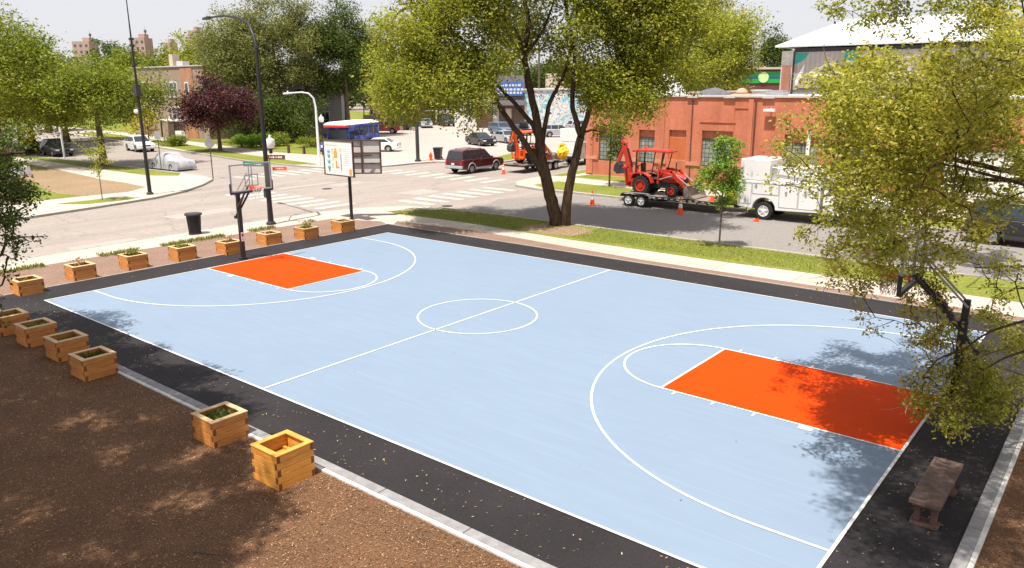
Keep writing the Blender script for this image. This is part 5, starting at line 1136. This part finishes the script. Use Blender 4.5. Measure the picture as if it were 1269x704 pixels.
# ================================================================ trees
U=np.array([.776,.631,0.]);Fh=np.array([-.631,.776,0.])
def L3(px,py,depth=0,base=(693,279),D=39.6):
    "tree-local point: px/py measured on the photo relative to the tree's foot"
    bx,by=G(*base);d=FW+RT*(px-634.5)/FPX-UP*(py-352)/FPX;h=np.array([-.631,.776,0.]);t=(h@(np.array([bx,by,0])-CAM)+depth)/(h@d);p=CAM+d*t;return p-np.array([bx,by,0.])
def big_tree():
    x,y=G(693,279);t=empty('elm_tree',(x,y,0),0,'large elm with two leaning trunks growing from the verge beside the court','tree')
    b=MB()
    def tb(pts,r0,r1,dep):
        n=len(pts);P=[]
        for i,(px,py) in enumerate(pts): P.append(L3(px,py,dep*i/(n-1)))
        Q=[q+RNG.normal(size=3)*.015 for q in crom(P,4)];m=len(Q);b.tube(Q,[r0+(r1-r0)*(i/(m-1))**.8 for i in range(m)],10,cap=False);return Q
    N=[]
    N+=tb([(689,287),(688,268),(682,243),(675,215),(670,190)],.36,.25,0)
    N+=tb([(701,287),(701,268),(704,240),(711,206),(720,170)],.29,.19,-.3)
    N+=tb([(676,222),(660,192),(643,166),(620,134),(612,112),(600,85),(590,60)],.19,.06,-1.2)
    N+=tb([(671,196),(664,162),(648,140),(630,120),(607,98),(575,80),(540,66)],.16,.045,1.0)
    N+=tb([(670,194),(668,165),(662,135),(654,95),(650,62),(655,25),(645,-20),(640,-70)],.25,.07,.5)
    N+=tb([(671,192),(675,158),(682,126),(690,110),(702,84),(712,40),(716,0),(720,-50)],.14,.04,1.0)
    N+=tb([(720,170),(713,148),(709,125),(712,75),(706,30),(698,-10),(690,-60)],.16,.045,-.6)
    N+=tb([(720,170),(728,146),(735,122),(752,92),(775,60),(800,25),(835,0)],.16,.045,-1.2)
    N+=tb([(650,62),(640,40),(620,20),(590,0)],.1,.035,-1);N+=tb([(651,66),(668,45),(680,20),(690,-10)],.1,.035,1);N+=tb([(775,60),(810,58),(845,55),(878,60)],.07,.03,1);N+=tb([(590,60),(560,40),(530,20),(505,10)],.07,.03,1);N+=tb([(752,92),(768,100),(790,105)],.06,.03,0)
    C=[];R=[]
    rg=np.random.default_rng(5)
    # crown lobes (photo outline at the tree's own depth), each spread in depth
    lobes=[(500,40,34,5),(520,75,40,6),(495,95,30,4),(482,112,22,3),(508,112,34,5),(545,98,32,5),(550,115,22,3),(505,138,16,2),(560,70,36,5),(575,110,30,4),(600,45,34,5),(585,130,16,2),(610,90,26,3),(640,40,30,4),(675,25,30,4),(640,0,36,5),(590,5,36,5),(540,10,36,4),(560,-30,45,5),(620,-40,45,6),(690,-40,50,6),(750,-30,45,6),(700,60,30,4),(690,90,22,2),(725,85,28,4),(720,120,18,2),(735,20,34,5),(770,50,34,5),(765,95,30,5),(745,130,18,2),(775,125,24,3),(800,80,30,4),(810,30,38,5),(850,15,34,4),(830,65,30,4),(850,95,16,2),(820,112,16,2),(800,125,15,2),(805,142,10,1),(870,45,26,3),(790,-20,42,5),(840,-30,40,4),(478,60,20,2),(740,165,12,1),(585,150,9,1),(530,126,18,2)]
    for px,py,r,n in lobes:
        mid=622<px<718 and py>-15
        for k in range(max(1,n//2) if mid else n):
            dep=rg.uniform(.8,3.2) if mid else rg.uniform(-3.2,3.2 if px<760 else .8)*(1 if r>20 else .5);c=L3(px+rg.normal()*r*.45,py+rg.normal()*r*.4,dep);C.append(c);R.append(rg.uniform(.55,1.05)*r*.033+.1)
    R=[r_*1.12 for r_ in R];quads_obj('crown',leafquads(clump_points(C,R,190000,.24,12,.5),.145,droop=.4,wid=.55),'leafA',t)
    limbs(b,N,C,.06,5,1);b.build('trunk','bark',t,smooth=True,recalc=False)
big_tree()
# near right tree: trunk outside the frame to the right, branches hang over the court end
def near_tree():
    base=np.array([16.3,.2,0]);t=empty('elm_tree',tuple(base),0,'near elm on the right whose drooping branches hang over the court end and the bench','tree')
    b=MB();N=[]
    def tb(pts,r0,r1):
        Q=[]
        for a,c in zip(pts[:-1],pts[1:]):
            pass
        Q=[q-base+RNG.normal(size=3)*.015 for q in crom(pts)];m=len(Q);b.tube(Q,[r0+(r1-r0)*(i/(m-1))**.7 for i in range(m)],8,cap=False);N.extend(Q[2:])
    tb([(16.3,.2,-.1),(16.2,.2,1.5),(15.9,.3,3.0)],.34,.26);tb([(15.9,.3,3.0),(15.2,.2,4.6),(14.4,-.1,6.2),(13.6,-.6,7.6)],.2,.06)
    tb([(15.2,.2,4.6),(13.9,-.4,5.2),(12.8,-1.0,5.5),(11.6,-1.6,5.7),(10.9,-1.9,5.8)],.08,.02);tb([(13.9,-.4,5.2),(12.6,.8,5.0),(11.4,1.4,4.9)],.06,.02)
    tb([(15.9,.3,2.6),(14.9,.2,2.7),(13.8,-.2,2.5),(13.0,-.9,1.9)],.06,.015);tb([(14.9,.2,2.7),(14.1,-1.2,2.3),(13.6,-1.9,2.0)],.04,.012);tb([(15.9,.3,3.0),(14.6,1.6,3.3),(13.4,2.6,3.0),(12.6,2.9,2.8)],.06,.015);tb([(14.6,1.6,3.3),(13.6,2.4,2.6),(13.1,2.6,2.3)],.03,.012)
    tb([(15.9,.3,3.4),(14.5,2.4,4.0),(13.0,3.2,4.4),(11.6,3.4,4.6)],.08,.02);tb([(15.9,.3,3.2),(16.2,-2.5,6.2),(15.7,-4.8,8.6),(14.4,-6.2,9.6)],.13,.04);tb([(15.9,.3,3.4),(15.2,-1.4,4.7),(14.0,-2.5,5.3),(12.9,-3.0,5.6)],.06,.02)
    # crown lobes: photo px, radius px, distance, spread, count
    A=[(1060,100,34,10),(1100,90,34,10),(1150,100,38,12),(1040,130,30,9),(1080,140,36,12),(1130,150,40,14),(1180,140,38,10),(1060,180,34,11),(1110,200,40,14),(1160,200,36,11),(1030,175,22,6),(1065,225,30,9),(1100,250,34,10),(1040,255,22,5),(1075,285,28,8),(1130,250,30,9),(1110,300,24,6),(1060,310,22,5),(1150,280,24,4),(1225,130,30,7),(1250,170,26,6),(1215,90,24,4),(1245,60,30,6),(1215,190,22,4),(1190,175,24,6),(1200,225,22,6),(1235,240,24,5),(1180,250,24,6),(1215,280,20,4),(1160,310,22,5),(1195,320,18,4),(1240,330,18,3),(1250,110,30,8),(1190,100,30,8),(1210,150,30,8),(1265,200,20,5),(1260,60,26,6),(1095,310,22,6),(1040,300,20,4),(1030,215,26,6),(1085,330,16,3),(1020,110,22,5)]
    lobes=[(x_,y_,r_,14.6,2.6,n_) for x_,y_,r_,n_ in A]+[(x_,y_,r_,D_,.7,n_) for x_,y_,r_,D_,n_ in
    [(1020,275,16,16.5,2),(995,290,14,16.5,2),(1010,300,16,16.5,2),(1040,330,20,16.5,4),(1060,360,20,16,4),(1085,345,20,16,3),(1030,350,14,16.5,1),(1070,400,14,16,2),(1170,320,18,16.5,2),(1105,330,16,16,4),(1130,330,18,16,5),(1150,350,16,16,5),(1120,370,14,16,3),(1165,375,16,15.8,4),(1140,385,12,15.8,2),(1180,410,14,15.6,3),
    (975,150,20,16,2),(965,185,18,16,2),(985,200,20,16,4),(955,225,14,16,1),(990,230,16,16,2),(1000,165,14,16,2),(1000,95,16,16,1),(1225,20,30,17,3),
    (1135,435,16,16,2),(1150,460,20,16,3),(1175,470,22,15.7,4),(1210,450,22,16,4),(1250,440,24,16,4),(1150,500,22,15.3,4),(1180,510,26,15.2,6),(1215,500,26,15.4,6),(1250,490,24,15.6,5),(1170,545,20,14.9,4),(1200,540,22,15,4),(1235,535,18,15.2,2),(1130,510,14,15.4,2),(1120,470,10,15.6,1),(1200,415,18,16.4,3),(1240,400,20,16.8,3),(1265,420,18,16.8,4),(1130,400,14,16,3),(1155,420,16,16,4),(1220,470,22,15.8,5),(1140,480,14,15.6,3),(1190,450,18,15.8,4),(1225,385,18,16.6,4),(1170,440,16,15.8,3),(1255,360,16,17,1),(1185,395,14,16.4,2),(1215,350,14,17,1),(1160,410,14,16.5,2),(1145,535,10,15,1),(1150,380,14,16.6,1)]]
    C=[];R=[];rg=np.random.default_rng(9)
    for px,py,r,D,sp,n in lobes:
        for k in range(n):
            c=np.array(PT(px+rg.normal()*r*.4,py+rg.normal()*r*.4,D+rg.uniform(-sp,sp)))-base
            if c[2]<.7: c[2]=.7+rg.uniform(0,.2)
            C.append(c);R.append(rg.uniform(.4,1.0)*r*.0145+.06)
    # upper crown above and right of the frame
    for k in range(120):
        c=np.array([rg.uniform(12.5,16.5),rg.uniform(-9.2,-1.5),rg.uniform(8.6,10.4)])-base;C.append(c);R.append(rg.uniform(.4,.75))
    quads_obj('crown',leafquads(clump_points(C,R,132000,.085,8,.6),.076,droop=.35,wid=.55),'leafB',t)
    limbs(b,N,C,.02,4,1);b.build('trunk','bark',t,smooth=True,recalc=False)
    tw=MB()
    for k in range(230):
        c=C[rg.integers(0,len(C)-120)];d=rg.normal(size=3)*np.array([1,1,.6]);d/=np.linalg.norm(d);L_=rg.uniform(.35,.9);p=[c]
        for q in range(4): d=d+rg.normal(size=3)*.35;d/=np.linalg.norm(d);p.append(p[-1]+d*L_/4)
        tw.tube(p,[.011,.009,.007,.005,.003],4,cap=False)
    tw.build('bare_twigs',mat('pale_twig_bark',(.3,.22,.15),.9),t,recalc=False)['kind']='stuff'
    return t
near_tree()
def bough(name,label,base,nodes,lobes,ml,n,leaf,seed,tr=.3,twig=.1):
    base=np.array(base,float);t=empty(name,tuple(base),0,label,'tree');b=MB();N=[]
    for pts,r0,r1 in nodes:
        Q=[]
        for a,c in zip(pts[:-1],pts[1:]):
            pass
        Q=[q-base+RNG.normal(size=3)*.015 for q in crom(pts)];m=len(Q);b.tube(Q,[r0+(r1-r0)*(i/(m-1))**.7 for i in range(m)],8,cap=False);N.extend(Q)
    C=[];R=[];rg=np.random.default_rng(seed)
    for L_ in lobes:
        if len(L_)==5:
            px,py,r,D,k_=L_
            for k in range(k_): C.append(np.array(PT(px+rg.normal()*r*.4,py+rg.normal()*r*.4,D+rg.uniform(-1,1)))-base);R.append(rg.uniform(.5,1.)*r*D/FPX+.05)
        else: C.append(np.array(L_[:3])-base+rg.normal(size=3)*.1);R.append(L_[3])
    quads_obj('crown',leafquads(clump_points(C,R,n,twig,9,.55),leaf,droop=.35,wid=.55),ml,t);limbs(b,N,C,.045,4,1);b.build('trunk','bark',t,smooth=True,recalc=False);return t
# tree behind it, top right (dark limbs, thicker foliage at the edge)
bough('elm_tree','tree behind the near elm at the top right, dark limbs slanting to the upper edge',(20.5,12.5,0),
 [([(20.5,12.5,0),(19.6,12.3,3.0),(18.6,12,6.2),(17.6,11.8,9.5)],.4,.16),([(18.9,12.1,5.2),(17.2,11.8,7.6),(16.0,11.6,9.0),(14.4,11.2,10.2)],.22,.1),([(16.0,11.6,9.0),(14.4,11.2,9.2),(13.0,10.8,8.6),(11.9,10.6,7.4),(11.3,10.5,6.6)],.09,.02),([(14.4,11.2,10.2),(11.5,10.8,11.2),(9.4,10.5,10.8)],.1,.03)],
 [(1250,40,26,27,6),(1262,90,24,27,6),(1255,140,22,27,5),(1262,190,20,27,4),(1225,20,24,27,4),(1195,15,24,27,3),(1160,10,22,27,3),(1120,15,20,27,3),(1080,12,20,27,3),(1040,15,16,27,2),(1015,12,10,27,1),(1100,45,14,27,1),(1055,30,12,27,1),(1130,40,12,27,1),(1200,60,12,27,1),(1238,60,16,27,2),(1120,-25,40,27,5),(1200,-30,40,27,6),(1260,-20,40,27,5)],'leafA',17000,.13,21)
# left near tree, dark branches at the left edge, standing on the mulch
bough('elm_tree','dark leafy branches reaching in at the left edge over the planters','base' and (-9.6,-12.6,0),
 [([(-9.6,-12.6,0),(-9.5,-12.4,2.5),(-9.0,-12.0,5),(-8.6,-11.6,7.5)],.3,.12),([(-9.4,-12.3,3),(-8.4,-11,4.2),(-7.4,-10,4.6)],.1,.03),([(-9.4,-12.3,3),(-8.6,-11.2,3),(-7.6,-10.3,2.6)],.08,.02),([(-9.2,-12.1,4.4),(-7,-10.6,5.2),(-5.4,-9.9,5.4)],.09,.03)],
 [(8,175,20,20,3),(10,205,18,20,4),(5,235,22,20,5),(18,225,14,20,2),(25,240,18,20,4),(40,238,12,20,3),(12,265,18,20,4),(45,252,8,20,1),(8,290,14,20,2),(22,300,10,20,2),(40,300,8,20,1),(12,320,8,20,1),(52,290,5,20,1),(5,345,8,20,1),(3,410,8,19,1),(-20,200,30,20,5),(-30,260,30,20,6),(-50,150,40,20,6),(-8,375,8,19.5,1)]+[(x_,y_,z_,1.1) for x_,y_,z_ in ((-10,-12,7),(-8.5,-12.5,8),(-11,-11.5,6),(-7,-12,7.4),(-6,-13,6.5),(-8.5,-11,9),(-10,-13,9),(-12,-12.5,7.5),(-7.4,-11.6,6.0),(-6.0,-12.0,7.8))],'leafD',24000,.10,31)
# row of trees along the near side, outside the frame; their crowns shade the mulch
def shade_tree(x,y,label,cl,seed,n=11000):
    bough('elm_tree',label,(x,y,0),[([(x,y,0),(x+.1,y,3),(x,y+.2,6.5)],.25,.1)],[(x+dx,y+dy,z,r) for dx,dy,z,r in cl],'leafD',n,.11,seed,twig=.14)
rgs=np.random.default_rng(77);CL=[]
def pix(x,y,z=0.):
    d=np.array([x,y,z])-CAM;return 634.5+FPX*(d@RT)/(d@FW),352-FPX*(d@UP)/(d@FW)
def shaded(x,y):
    u,v=pix(x,y);lim=np.interp(v,[380,430,462,500,540,570,600,625,650,680,704,760],[120,205,250,285,300,285,312,325,318,285,262,250])
    if u>lim+rgs.uniform(-10,10): return False
    if y>-9.0 and rgs.uniform()<.35: return False
    for a,c,rx,ry in ((178,580,42,17),(120,556,16,7),(8,618,26,12),(60,705,20,8)):
        if ((u-a)/rx)**2+((v-c)/ry)**2<1: return False
    if 160<u<350 and abs(v-(642-(u-160)*.26))<15: return False
    return True
while len(CL)<430:
    sx=rgs.uniform(-9,6.6);sy=rgs.uniform(-15.5,-7.9)
    if not shaded(sx,sy): continue
    z_=rgs.uniform(10.4,12.6);CL.append((sx+.04*z_,sy-.372*z_,z_,rgs.uniform(.35,.75)))
TS=((-7.4,-14.8,'near-side tree at the far left of the mulch, behind the left edge tree'),(-3.4,-15.6,'near-side tree beside the mulch, nearest to the cluster of planters'),(.4,-16.4,'near-side tree opposite the low herb planter'),(4.2,-18.0,'near-side tree at the bottom left opposite the tall empty planter'))
for i,(x_,y_,lb_) in enumerate(TS):
    mine=[c for c in CL if abs(c[0]-x_)==min(abs(c[0]-q[0]) for q in TS)]
    bough('elm_tree',lb_,(x_,y_,0),[([(x_,y_,0),(x_+.1,y_,3.5),(x_,y_+.2,7.5),(x_+.2,y_+.4,10.8)],.3,.1),([(x_,y_+.2,7.5),(x_-.8,y_+1.0,9.4),(x_-1.4,y_+1.6,10.8)],.12,.05),([(x_,y_+.2,7.5),(x_+.8,y_+.8,9.4),(x_+1.4,y_+1.2,10.8)],.12,.05)],mine,'leafD',len(mine)*430,.12,80+i,twig=.14)
# --- saplings
def sapling(px,py,H,label,ml,n,w,leaf=.12,zlo=.3,sm=.045):
    x,y=G(px,py);C=[];R=[];rg=np.random.default_rng(int(px))
    for k in range(26):
        z=rg.uniform(zlo,1)*H;f=1-abs((z/H-(zlo+1)/2)/((1-zlo)/2))**2;C.append(np.array([rg.normal()*w*.35*f,rg.normal()*w*.35*f,z]));R.append(w*.3*(.5+f*.5)*rg.uniform(.7,1.2))
    t=empty('sapling',(x,y,0),0,label,'tree');quads_obj('crown',leafquads(clump_points(C,R,n,.08,8,.6),leaf),ml,t);b=MB();b.tube([(0,0,-.05),(.02,0,H*.3),(0,.03,H*.6),(.02,0,H*.95)],[sm,sm*.8,sm*.6,.01],7,cap=False);limbs(b,[(0,0,H*f) for f in(.25,.4,.55,.7,.85)],C,.012,4,1);b.build('trunk','bark2',t,recalc=False);return t
sapling(891,306,4.75,'bright green sapling on the near verge in front of the white truck','leafG',5200,1.5,.13,.36)
sapling(755,231,6.6,'slender young tree on the verge left of the red tractor','leafM',5000,2.4,.15,.27,.07)
sapling(127,248,4.2,'thin young tree with sparse yellow-green leaves at the far kerb on the left','leafA',900,1.3,.13,.38,.03)
x,y=G(185,174);sapling(185,176,4.3,'small yellow-green shrubby tree left of the tan brick flats','leafY',2600,3.4,.25,.2,.08)
# --- mid-distance trees
def T(px,py,H,cw,lbl,ml,n=9000,leaf=.32,k=50,cr=1.2,tr=.25,cz=.58,ch=.42,name='tree',twig=.35,g=None,lo=.3):
    x,y=G(px,py);return tree(name,lbl,(x,y,0),H,(0,0,H*cz),(cw/2,cw/2,H*ch),ml,n,leaf,k,cr,tr,group=g,twig=twig,lo=lo)
T(129,206,9.6,10.8,'round-crowned maple on the far verge in front of the parked white SUV','leafM',34000,.24,90,1.3,.3,cz=.58,ch=.38,name='maple_tree')
T(273,187,7.9,7.6,'dark purple-leaved plum tree on the far verge right of the brick flats','leafP',26000,.24,60,1.15,.2,cz=.52,ch=.42,name='plum_tree')
def TD(px,D,top,cw,lbl,ml,n,leaf,k=55,cr=1.6,name='tree',cz=.56,ch=.44,twig=.5,tr=.4,bot=0,lo=.3):
    x,y,_=PT(px,101,D);H=CAM[2]+(101-top)*D/FPX;return tree(name,lbl,(x,y,0),H,(0,0,H*cz),(cw/2,cw/2,H*ch),ml,n,leaf,k,cr,tr,twig=twig,lo=lo)
TD(28,88,30,13,'tall dark green tree at the upper left, second from the picture edge','leafM',26000,.3,75,1.8,cz=.5,ch=.5)
TD(-14,66,-5,12,'tallest tree at the upper left corner, cut by the picture edge','leafM',18000,.27)
TD(72,98,80,12,'yellow-green tree between the upper left trees and the maple','leafG',20000,.3,60,1.7,cz=.5,ch=.5)
TD(15,80,88,12,'broad yellowish tree at the left edge above the parked black cars','leafA',28000,.28,80,1.7,cz=.5,ch=.5)
TD(52,120,72,9,'paler tree behind the upper left trees, below the far high-rise','leafM',12000,.36)
TD(298,97,22,11,'tall grey-green willow-like tree behind the purple plum tree','leafO',30000,.26,75,1.35,'willow_tree')
TD(342,100,-14,12,'tallest grey-green willow-like tree with several bare stems, behind the street light','leafO',36000,.26,85,1.4,'willow_tree')
TD(380,104,0,9,'grey-green willow-like tree leaning right beside the dark cottonwood','leafO',22000,.26,60,1.35,'willow_tree')
TD(278,112,18,8,'grey-green willow-like tree at the left of the willow group','leafO',16000,.3,50,1.35,'willow_tree')
TD(428,104,2,9.5,'dense dark green tree with foliage down to the ground beside the shuttle bus','leafD',34000,.28,80,1.3,cz=.5,ch=.5)
TD(460,118,22,7,'narrow dark tree behind the dense tree left of the big elm crown','leafD',12000,.32)
TD(355,96,112,8,'low dark bushy tree at the foot of the willow group','leafD',14000,.27,cz=.5,ch=.5)
TD(310,92,118,7,'low dark shrubby tree right of the purple plum tree','leafD',11000,.27,cz=.5,ch=.5)
TD(165,150,60,13,'green tree behind the brick flats, left of its chimney','leafM',12000,.45,cr=2)
TD(215,150,55,14,'rounded green tree behind the brick flats roof','leafM',14000,.45,cr=2)
TD(243,140,40,12,'green tree behind the right end of the brick flats roof','leafA',13000,.42,cr=2)
TD(145,190,53,16,'distant dark tree below the second high-rise','leafD',10000,.6,cr=2.4)
TD(900,84,8,8.5,'tree with yellow-green crown rising behind the brick building roof','leafA',24000,.27,60,1.3)
TD(868,92,-20,9,'tall tree behind the brick building, merging with the big elm crown','leafA',22000,.28,60,1.4)
TD(957,170,33,9,'small far tree left of the white-roofed shed','leafD',9000,.5,cr=1.6)
TD(835,110,60,9,'tree standing behind the pale fabric cover on the roof','leafD',12000,.35)
TD(600,140,60,13,'dark tree behind the shingled building seen through the big elm','leafD',12000,.42,cr=2)
TD(690,145,70,14,'dark tree behind the mural wall seen through the elm fork','leafD',12000,.42,cr=2)
TD(520,135,85,10,'tree behind the timber fence at the back of the lot','leafM',10000,.4,cr=1.8)
TD(1190,95,20,12,'tall tree behind the right end of the white-roofed shed','leafD',14000,.3,cr=1.6)
# far wood
P=[];rg=np.random.default_rng(3)
for i in range(260):
    px=-150+1600*i/260+rg.uniform(-4,4);D=rg.uniform(210,290);x,y,_=PT(px,101,D);h=rg.uniform(7,12.5);P.append((x,y,h*.55,h*.5))
C=[(a,b_,c) for a,b_,c,r in P];R=[(r*1.1,r*1.1,r) for a,b_,c,r in P]
o=quads_obj('distant_trees',leafquads(clump_points(C,R,60000,.9,10,.5),1.5,wid=.8),'leafD');tag(o,'hazy band of distant treetops along the horizon','trees',kind='stuff')
# shrubs along the far verge
for i,(px,py,w_,h_,ml,lb) in enumerate(((215,181,2.6,.9,'leafM','low shrub in front of the brick flats, left of the plum tree'),(300,182,3.2,1.3,'leafG','green shrub under the right side of the plum tree'),(325,182,3.0,1.3,'leafG','green shrub just left of the big street light pole'),(345,181,3.2,1.2,'leafM','shrub in the far verge between the globe lamp and the timber bollards'),(365,174,3.4,1.6,'leafG','taller pale green shrub in front of the timber fence'),(385,183,3.2,1.0,'leafM','low shrub left of the white street light'))):
    x,y=G(px,py);t=empty('shrub',(x,y,0),0,lb,'shrub');C,R=envelope((0,0,h_*.5),(w_/2,w_/2,h_*.5),14,.5);C=[(a,b_,abs(c)) for a,b_,c in C];quads_obj('foliage',leafquads(clump_points(C,R,3000,.15,10),.17,droop=-.2),ml,t)
    b=MB()
    for k in range(8): b.tube([(0,0,0),(random.uniform(-w_/3,w_/3),random.uniform(-w_/3,w_/3),h_*.8)],[.03,.01],4)
    b.build('stems','bark2',t,recalc=False)
# ================================================================ ground scatter
def ptsin(n,f):
    return f(n)
def flat_bits(P,size,wid,tilt=.25):
    n=len(P);th=RNG.uniform(0,2*math.pi,n);a=np.stack([np.cos(th),np.sin(th),RNG.normal(0,tilt,n)],1);b=np.stack([-np.sin(th),np.cos(th),RNG.normal(0,tilt,n)],1)
    L=(size*RNG.uniform(.4,1.5,n))[:,None];w=L*wid*.5;return np.stack([P,P+a*L*.5+b*w,P+a*L,P+a*L*.5-b*w],1).reshape(-1,3)
n=90000;P=np.stack([RNG.uniform(-12,12.5,n),-9.25-RNG.uniform(0,1,n)**1.2*7.5,RNG.uniform(.012,.03,n)],1);P=P[(P[:,1]>-16)&(P[:,0]<13)]
o=quads_obj('mulch_chips',flat_bits(P,.034,.35),'chips');tag(o,'loose wood chips covering the mulch beside the planters','mulch',kind='stuff')
n=9000;P=np.stack([RNG.uniform(14.3,17,n),RNG.uniform(-8,4,n),RNG.uniform(.012,.03,n)],1);o=quads_obj('mulch_chips',flat_bits(P,.036,.35),'chips');tag(o,'loose wood chips beyond the concrete edging at the bottom right','mulch',kind='stuff')
# litter on apron and court
def strip(n,x0,x1,y0,y1): return np.stack([RNG.uniform(x0,x1,n),RNG.uniform(y0,y1,n),np.full(n,.03)],1)
P=np.concatenate([strip(520,-13,13.8,-8.9,-7.65),strip(420,12.55,13.9,-8.8,6),strip(160,-12,13,7.7,9.1),strip(70,-14,-12.6,-8,9),strip(90,-12,12.4,-7.5,7.5)])
o=quads_obj('leaf_litter',flat_bits(P,.042,.35,.3),'litter');tag(o,'dry leaves and twigs scattered on the black apron and the court','leaf litter',kind='stuff')
b=MB();b.tube([(4.9,-12.05,.03),(5.2,-11.9,.035),(5.45,-11.75,.03)],[.012,.01,.006],5);o=b.build('stick','bark2');tag(o,'short dry stick lying on the mulch in front of the tall planter','stick')
# grass blades on verges
def blades(name,label,P,h):
    n=len(P);th=RNG.uniform(0,2*math.pi,n);a=np.stack([np.cos(th)*.35,np.sin(th)*.35,np.ones(n)],1);b=np.stack([-np.sin(th),np.cos(th),np.zeros(n)],1);L=(h*RNG.uniform(.5,1.4,n))[:,None];w=L*.14
    o=quads_obj(name,np.stack([P-b*w,P+b*w,P+a*L+b*w*.2,P+a*L-b*w*.2],1).reshape(-1,3),'blades');tag(o,label,'grass',kind='stuff')
n=42000;P=np.stack([RNG.uniform(-17.2,9.5,n),RNG.uniform(11.75,14.8,n),np.full(n,.005)],1);P=P[(P[:,1]>12.0-.06*(P[:,0]+3)**0*0)&~((P[:,0]<-15.5)&(P[:,1]>13.9))&~((abs(P[:,0]+6.6)<1.6)&(RNG.uniform(0,1,len(P))<.75))];blades('grass_blades','short mown grass of the near verge under the elm',P,.045)
n=5000;P=np.stack([-18.1+RNG.normal(0,.16,n),RNG.uniform(-9,7.5,n),np.full(n,.005)],1);k=(np.sin(P[:,1]*1.7)+np.sin(P[:,1]*.7+1))>-.4;blades('weeds','ragged weeds along the sidewalk edge behind the planters',P[k],.11)
for o in list(bpy.data.objects):
    if o.type=='MESH' and o.parent and o.name.split('.')[0] in {'pier','locker_seams','clamps','support_bars','canopy_posts','wheel_arch_trim','roof_rails','door_handle','latches_and_rails','scupper','windows_','window','outlets','rails','reflector_tape','stone_band','graffiti','hydraulic_ram','mullion','inner_frame','brackets','panel_trim','frame','dark_trim','lettering','print','roof_vent','porch','side_window','slats_x','hubs','fire_escape_x','rear_frame_x','yard_bench','target_square','seat','frame_x','dipper_arm','chassis'}: 
        if len(o.data.vertices)<3000: autosplit(o)
# ================================================================ light
el,az=math.radians(69),None
sv=Vector((.04,-.372,1)).normalized()   # towards the sun
sd=bpy.data.lights.new('sun','SUN');sd.energy=5.0;sd.angle=math.radians(.6);sd.color=(1,.93,.84);so=bpy.data.objects.new('sun',sd);COL.objects.link(so);so.rotation_euler=sv.to_track_quat('Z','Y').to_euler()
w=bpy.data.worlds.new('World');S.world=w;w.use_nodes=True;nt=w.node_tree;bg=nt.nodes['Background'];sk=nt.nodes.new('ShaderNodeTexSky');sk.sky_type='NISHITA';sk.sun_disc=False
sk.sun_elevation=math.asin(sv.z);sk.sun_rotation=math.atan2(sv.x,sv.y);sk.air_density=1.0;sk.dust_density=1.5;sk.ozone_density=1.0;sk.altitude=100
hz=mixc(nt,.85,sk.outputs[0],(5.75,5.65,5.95));nt.links.new(hz,bg.inputs[0]);bg.inputs[1].default_value=.098
S.view_settings.view_transform='Standard';S.view_settings.look='None';S.view_settings.exposure=.62;S.view_settings.gamma=1;S.view_settings.use_curve_mapping=False
S.render.engine='CYCLES';S.cycles.max_bounces=6;S.cycles.transparent_max_bounces=8
S.render.resolution_x=1024;S.render.resolution_y=568
